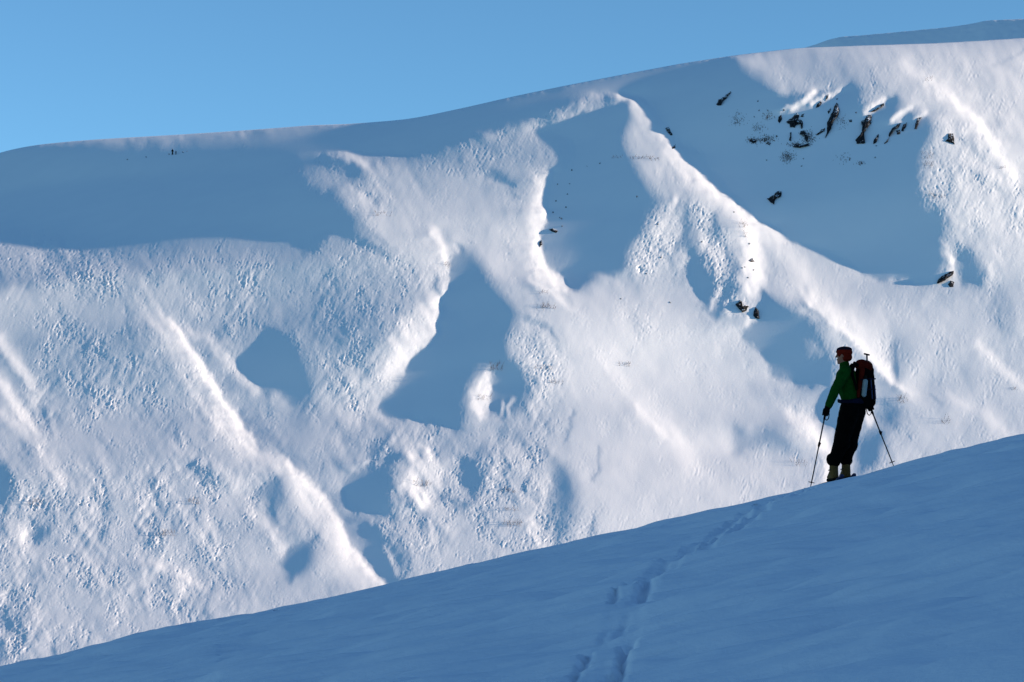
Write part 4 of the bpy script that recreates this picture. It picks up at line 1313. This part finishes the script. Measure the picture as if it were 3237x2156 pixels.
tipL = Vector(crest_world(2562, 1541, BY - 0.12)) - BASE
tipR = Vector(crest_world(2826, 1476, BY + 0.02)) - BASE
axL = haL - tipL
axR = haR - tipR
glove("glove", wrL, haL, axL, Vector((0.9, -0.2, 0.4)))
glove("glove", wrR, haR, axR, Vector((-0.9, 0.2, 0.5)))


def pole(hand, tip, label):
    d = (hand - tip).normalized()
    e = empty("ski_pole", BASE + tip)
    tag(e, label, "ski pole", "ski poles")
    h = hand - tip

    def part(name, tubes, m, par=e):
        Vv, Ff = [], []
        for a, r0, b, r1 in tubes:
            tube(Vv, Ff, a, r0, b, r1, 10, 2)
        return mesh_obj(name, Vv, Ff, m, par, True)
    z = Vector((0, 0, 0))
    part("shaft", [(z - d * 0.03, 0.004, d * 0.08, 0.007), (d * 0.06, 0.0085, h * 0.58, 0.009), (h * 0.56, 0.0105, h - d * 0.06, 0.0105)], M_METAL)
    part("clamp", [(h * 0.55, 0.017, h * 0.59, 0.017), (h * 0.57, 0.012, h * 0.57 + Vector((0.018, 0, 0.01)), 0.010)], M_SOLE)
    part("grip", [(h - d * 0.10, 0.015, h + d * 0.055, 0.018), (h + d * 0.055, 0.020, h + d * 0.065, 0.016)], M_SOLE)
    Vv, Ff = [], []
    u = d.orthogonal().normalized(); v = d.cross(u)
    for q in range(16):
        an = q * math.pi / 8
        a2 = an + math.pi / 8
        c = d * 0.07
        tube(Vv, Ff, c + (u * math.cos(an) + v * math.sin(an)) * 0.04, 0.004, c + (u * math.cos(a2) + v * math.sin(a2)) * 0.04, 0.004, 6, 1)
        if q % 4 == 0:
            tube(Vv, Ff, c, 0.004, c + (u * math.cos(an) + v * math.sin(an)) * 0.04, 0.004, 6, 1)
    mesh_obj("basket", Vv, Ff, M_SOLE, e)
    Vv, Ff = [], []
    prev = h + d * 0.05
    for k in range(1, 9):
        a = k / 8 * 2 * math.pi
        p = h + d * 0.05 + Vector((0.035 * math.sin(a), -0.01, -0.09 * (1 - math.cos(a)) * 0.9))
        tube(Vv, Ff, prev, 0.006, p, 0.006, 6, 1)
        prev = p
    mesh_obj("wrist_strap", Vv, Ff, M_BLACK, e)
    return e


pole(haL, tipL, "thin ski pole held in the skier's forward hand, left of the legs")
pole(haR, tipR, "thin ski pole slanting behind the skier, planted right of the backpack")

# skis, sunk in the snow of the crest
sd_ = bd
for an, lab in ((anL, "dark blue ski under the skier's left boot, nearer the left pole"), (anR, "dark blue ski under the skier's right boot, tail showing beside the heel")):
    hd, lf_ = bd, Vector((-bd.y, bd.x, 0))
    e = empty("ski", BASE + Vector((an.x, an.y, 0)))
    tag(e, lab, "ski", "the skier's skis")
    Vv, Ff = [], []
    side = Vector((sd_.y, -sd_.x, 0))
    N = 26
    oz = an.z - 0.128
    for i in range(N):
        u = i / (N - 1)
        sdist = -0.42 + u * 1.35
        w = 0.046 + 0.010 * abs(2 * u - 1) ** 2
        if u > 0.92: w *= math.sqrt(max(0.02, 1 - ((u - 0.92) / 0.08) ** 2))
        p = Vector((an.x, an.y, 0)) + sd_ * sdist
        gz = ground(BASE.x + p.x, BASE.y + p.y) - BASE.z
        g0_ = ground(BASE.x + an.x, BASE.y + an.y) - BASE.z
        z = (gz - g0_) + oz + -0.012 - 0.03 * max(0, u - 0.45) + 0.03 * max(0, (u - 0.86) / 0.14) ** 2 - 0.015 * max(0, 0.12 - u) / 0.12
        for sx, zz in ((-1, 0), (1, 0), (1, 0.016), (-1, 0.016)):
            Vv.append(p + side * w * sx + Vector((0, 0, z + zz)) - Vector((an.x, an.y, 0)))
        if i:
            a = (i - 1) * 4
            for q in range(4):
                Ff.append((a + q, a + (q + 1) % 4, a + 4 + (q + 1) % 4, a + 4 + q))
    Ff += [(3, 2, 1, 0), tuple((N - 1) * 4 + q for q in range(4))]
    mesh_obj("ski_board", Vv, Ff, M_NAVY, e)
    Vv, Ff = [], []
    hz = oz + 0.02
    tube(Vv, Ff, -hd * 0.085 + Vector((0.03, 0, hz + 0.012)), 0.022, -hd * 0.125 + Vector((0.055, 0, hz + 0.045)), 0.028, 10, 3)
    tube(Vv, Ff, -hd * 0.06 + Vector((0, 0, hz)), 0.018, -hd * 0.14 + Vector((0, 0, hz)), 0.018, 10, 3)
    mesh_obj("heel_binding", Vv, Ff, M_BLUE, e, True)
    Vv, Ff = [], []
    tube(Vv, Ff, hd * 0.15 + lf_ * 0.02 + Vector((0, 0, hz)), 0.02, hd * 0.15 - lf_ * 0.02 + Vector((0, 0, hz)), 0.02, 10, 3)
    mesh_obj("toe_binding", Vv, Ff, M_SOLE, e, True)

# backpack
pk = empty("backpack", BASE + Vector((0.36, 0.0, 0.98)))
tag(pk, "tall black and red backpack worn by the skier on the crest", "backpack")
PO = Vector((0.36, 0.0, 0.98))


def W(cx_, cy_, y=0.0):
    return CP(cx_, cy_, y) - PO


bag = blob("main_bag", [('t', W(810, 330, 0.0), 0.10, W(800, 560, -0.02), 0.125), ('t', W(800, 560, -0.02), 0.125, W(805, 640, -0.02), 0.10), ('t', W(860, 360, 0.03), 0.075, W(868, 640, 0.02), 0.085),
                        ('t', W(770, 420, 0.02), 0.09, W(760, 640, 0.0), 0.09), ('t', W(868, 620, 0.0), 0.08, W(850, 640, 0.0), 0.07)], M_BLACK, pk, 0.010, 3, 0.014, 0.06)
blob("lid", [('t', W(785, 315, -0.03), 0.082, W(850, 320, 0.03), 0.076), ('t', W(790, 315, -0.05), 0.075, W(850, 330, -0.02), 0.07)], M_PACKR, pk, 0.009, 3, 0.010, 0.05)
blob("side_panel", [('t', W(795, 360, -0.075), 0.045, W(768, 530, -0.10), 0.040), ('t', W(768, 530, -0.10), 0.04, W(755, 600, -0.10), 0.03)], M_PACKR, pk, 0.008, 3, 0.006, 0.03)
blob("side_pocket", [('t', W(800, 590, -0.12), 0.052, W(800, 625, -0.11), 0.055)], M_BLACK, pk, 0.008, 3)
for (a, b, c) in (((720, 300, -0.12), (690, 400, -0.19), (735, 540, -0.14)), ((720, 300, 0.14), (670, 400, 0.17), (735, 540, 0.14))):
    blob("shoulder_strap", [('t', W(*a), 0.022, W(*b), 0.022), ('t', W(*b), 0.022, W(*c), 0.016), ('t', W(*a), 0.022, W(770, 330, a[2] * 0.6), 0.02)], M_BLACK, pk, 0.008, 2)
blob("hip_belt", [('t', W(780, 640, -0.11), 0.045, W(660, 655, -0.15), 0.032), ('t', W(660, 655, -0.15), 0.032, W(600, 645, -0.07), 0.026), ('t', W(600, 645, -0.07), 0.026, W(590, 640, 0.03), 0.024),
                  ('t', W(780, 640, 0.11), 0.045, W(680, 650, 0.13), 0.03), ('t', W(680, 650, 0.13), 0.03, W(590, 640, 0.03), 0.024), ('b', W(583, 632, -0.02), (0.022, 0.03, 0.018))], M_NAVY, pk, 0.008, 3)
for yy_, nm in ((445, "compression_strap"), (540, "compression_strap")):
    blob(nm, [('t', W(775, yy_ + 8, -0.150), 0.010, W(850, yy_, -0.125), 0.010), ('t', W(850, yy_, -0.125), 0.010, W(915, yy_ - 6, -0.03), 0.010)], M_NAVY, pk, 0.006, 1)
blob("side_strap", [('t', W(868, 440, -0.075), 0.012, W(880, 620, -0.085), 0.012), ('t', W(905, 500, -0.05), 0.011, W(912, 620, -0.05), 0.012)], M_BLUE, pk, 0.006, 1)

# bottle in the side of the pack
bo = empty("water_bottle", BASE + CP(800, 610, -0.16))
tag(bo, "pale grey bottle held upright in the side pocket of the skier's backpack", "bottle")
bO = CP(800, 610, -0.16)
blob("bottle_body", [('t', CP(798, 590, -0.155) - bO, 0.034, CP(812, 470, -0.148) - bO, 0.036)], M_BOTTLE, bo, 0.006, 2)
blob("bottle_cap", [('t', CP(816, 440, -0.145) - bO, 0.020, CP(817, 428, -0.145) - bO, 0.021)], M_SOLE, bo, 0.005, 1)

# shovel with a T handle sticking out of the top of the pack
sh = empty("snow_shovel", BASE + CP(846, 340, -0.02))
tag(sh, "shovel with dark T grip sticking up from the skier's backpack", "shovel")
sO = CP(846, 340, -0.02)
Vv, Ff = [], []
tube(Vv, Ff, CP(846, 480, -0.02) - sO, 0.012, CP(843, 218, -0.02) - sO, 0.012, 12, 2)
mesh_obj("shovel_shaft", Vv, Ff, M_METAL, sh, True)
Vv, Ff = [], []
tube(Vv, Ff, CP(820, 213, -0.04) - sO, 0.012, CP(864, 220, 0.0) - sO, 0.012, 12, 3)
mesh_obj("t_grip", Vv, Ff, M_SOLE, sh, True)
blob("shovel_blade", [('b', CP(842, 540, -0.0) - sO, (0.07, 0.02, 0.11))], M_METAL, sh, 0.01, 2)


# ------------------------------------------------------------------ far skiers, a few pixels tall, on the shaded plateau
def far_person(px, py, h, label, lean=0.0, bag=True):
    foot = surf(px, py, 0.0)
    e = empty("person", foot)
    tag(e, label, "person", "distant skiers on the plateau")
    k = h / 1.8
    S = lambda *a: Vector((a[0] + lean * a[2], a[1], a[2])) * k
    blob("body", [('t', S(-0.12, 0, -0.05), 0.09 * k, S(-0.09, 0, 0.5), 0.11 * k), ('t', S(-0.09, 0, 0.5), 0.11 * k, S(-0.06, 0, 0.95), 0.13 * k), ('t', S(0.16, 0.05, -0.05), 0.09 * k, S(0.12, 0, 0.5), 0.11 * k),
                  ('t', S(0.12, 0, 0.5), 0.11 * k, S(0.06, 0, 0.95), 0.13 * k), ('t', S(0, 0, 0.95), 0.19 * k, S(0, 0, 1.38), 0.22 * k), ('t', S(0, 0, 1.4), 0.08 * k, S(0, 0, 1.6), 0.08 * k), ('b', S(-0.01, 0, 1.68), 0.125 * k),
                  ('t', S(-0.24, 0, 1.4), 0.07 * k, S(-0.34, -0.05, 1.1), 0.06 * k), ('t', S(-0.34, -0.05, 1.1), 0.06 * k, S(-0.38, -0.2, 0.9), 0.05 * k),
                  ('t', S(0.24, 0, 1.4), 0.07 * k, S(0.34, -0.05, 1.1), 0.06 * k), ('t', S(0.34, -0.05, 1.1), 0.06 * k, S(0.36, -0.2, 0.9), 0.05 * k)], M_BLACK, e, 0.05, 1)
    if bag:
        blob("rucksack", [('t', S(0.05, 0.22, 0.98), 0.16 * k, S(0.04, 0.22, 1.35), 0.16 * k)], M_NAVY, e, 0.05, 1)
    return e


far_person(545, 489, 2.3, "taller of two tiny dark skiers standing on the shaded plateau")
far_person(556, 488.5, 1.5, "shorter tiny dark skier just right of the taller one", 0.0, False)
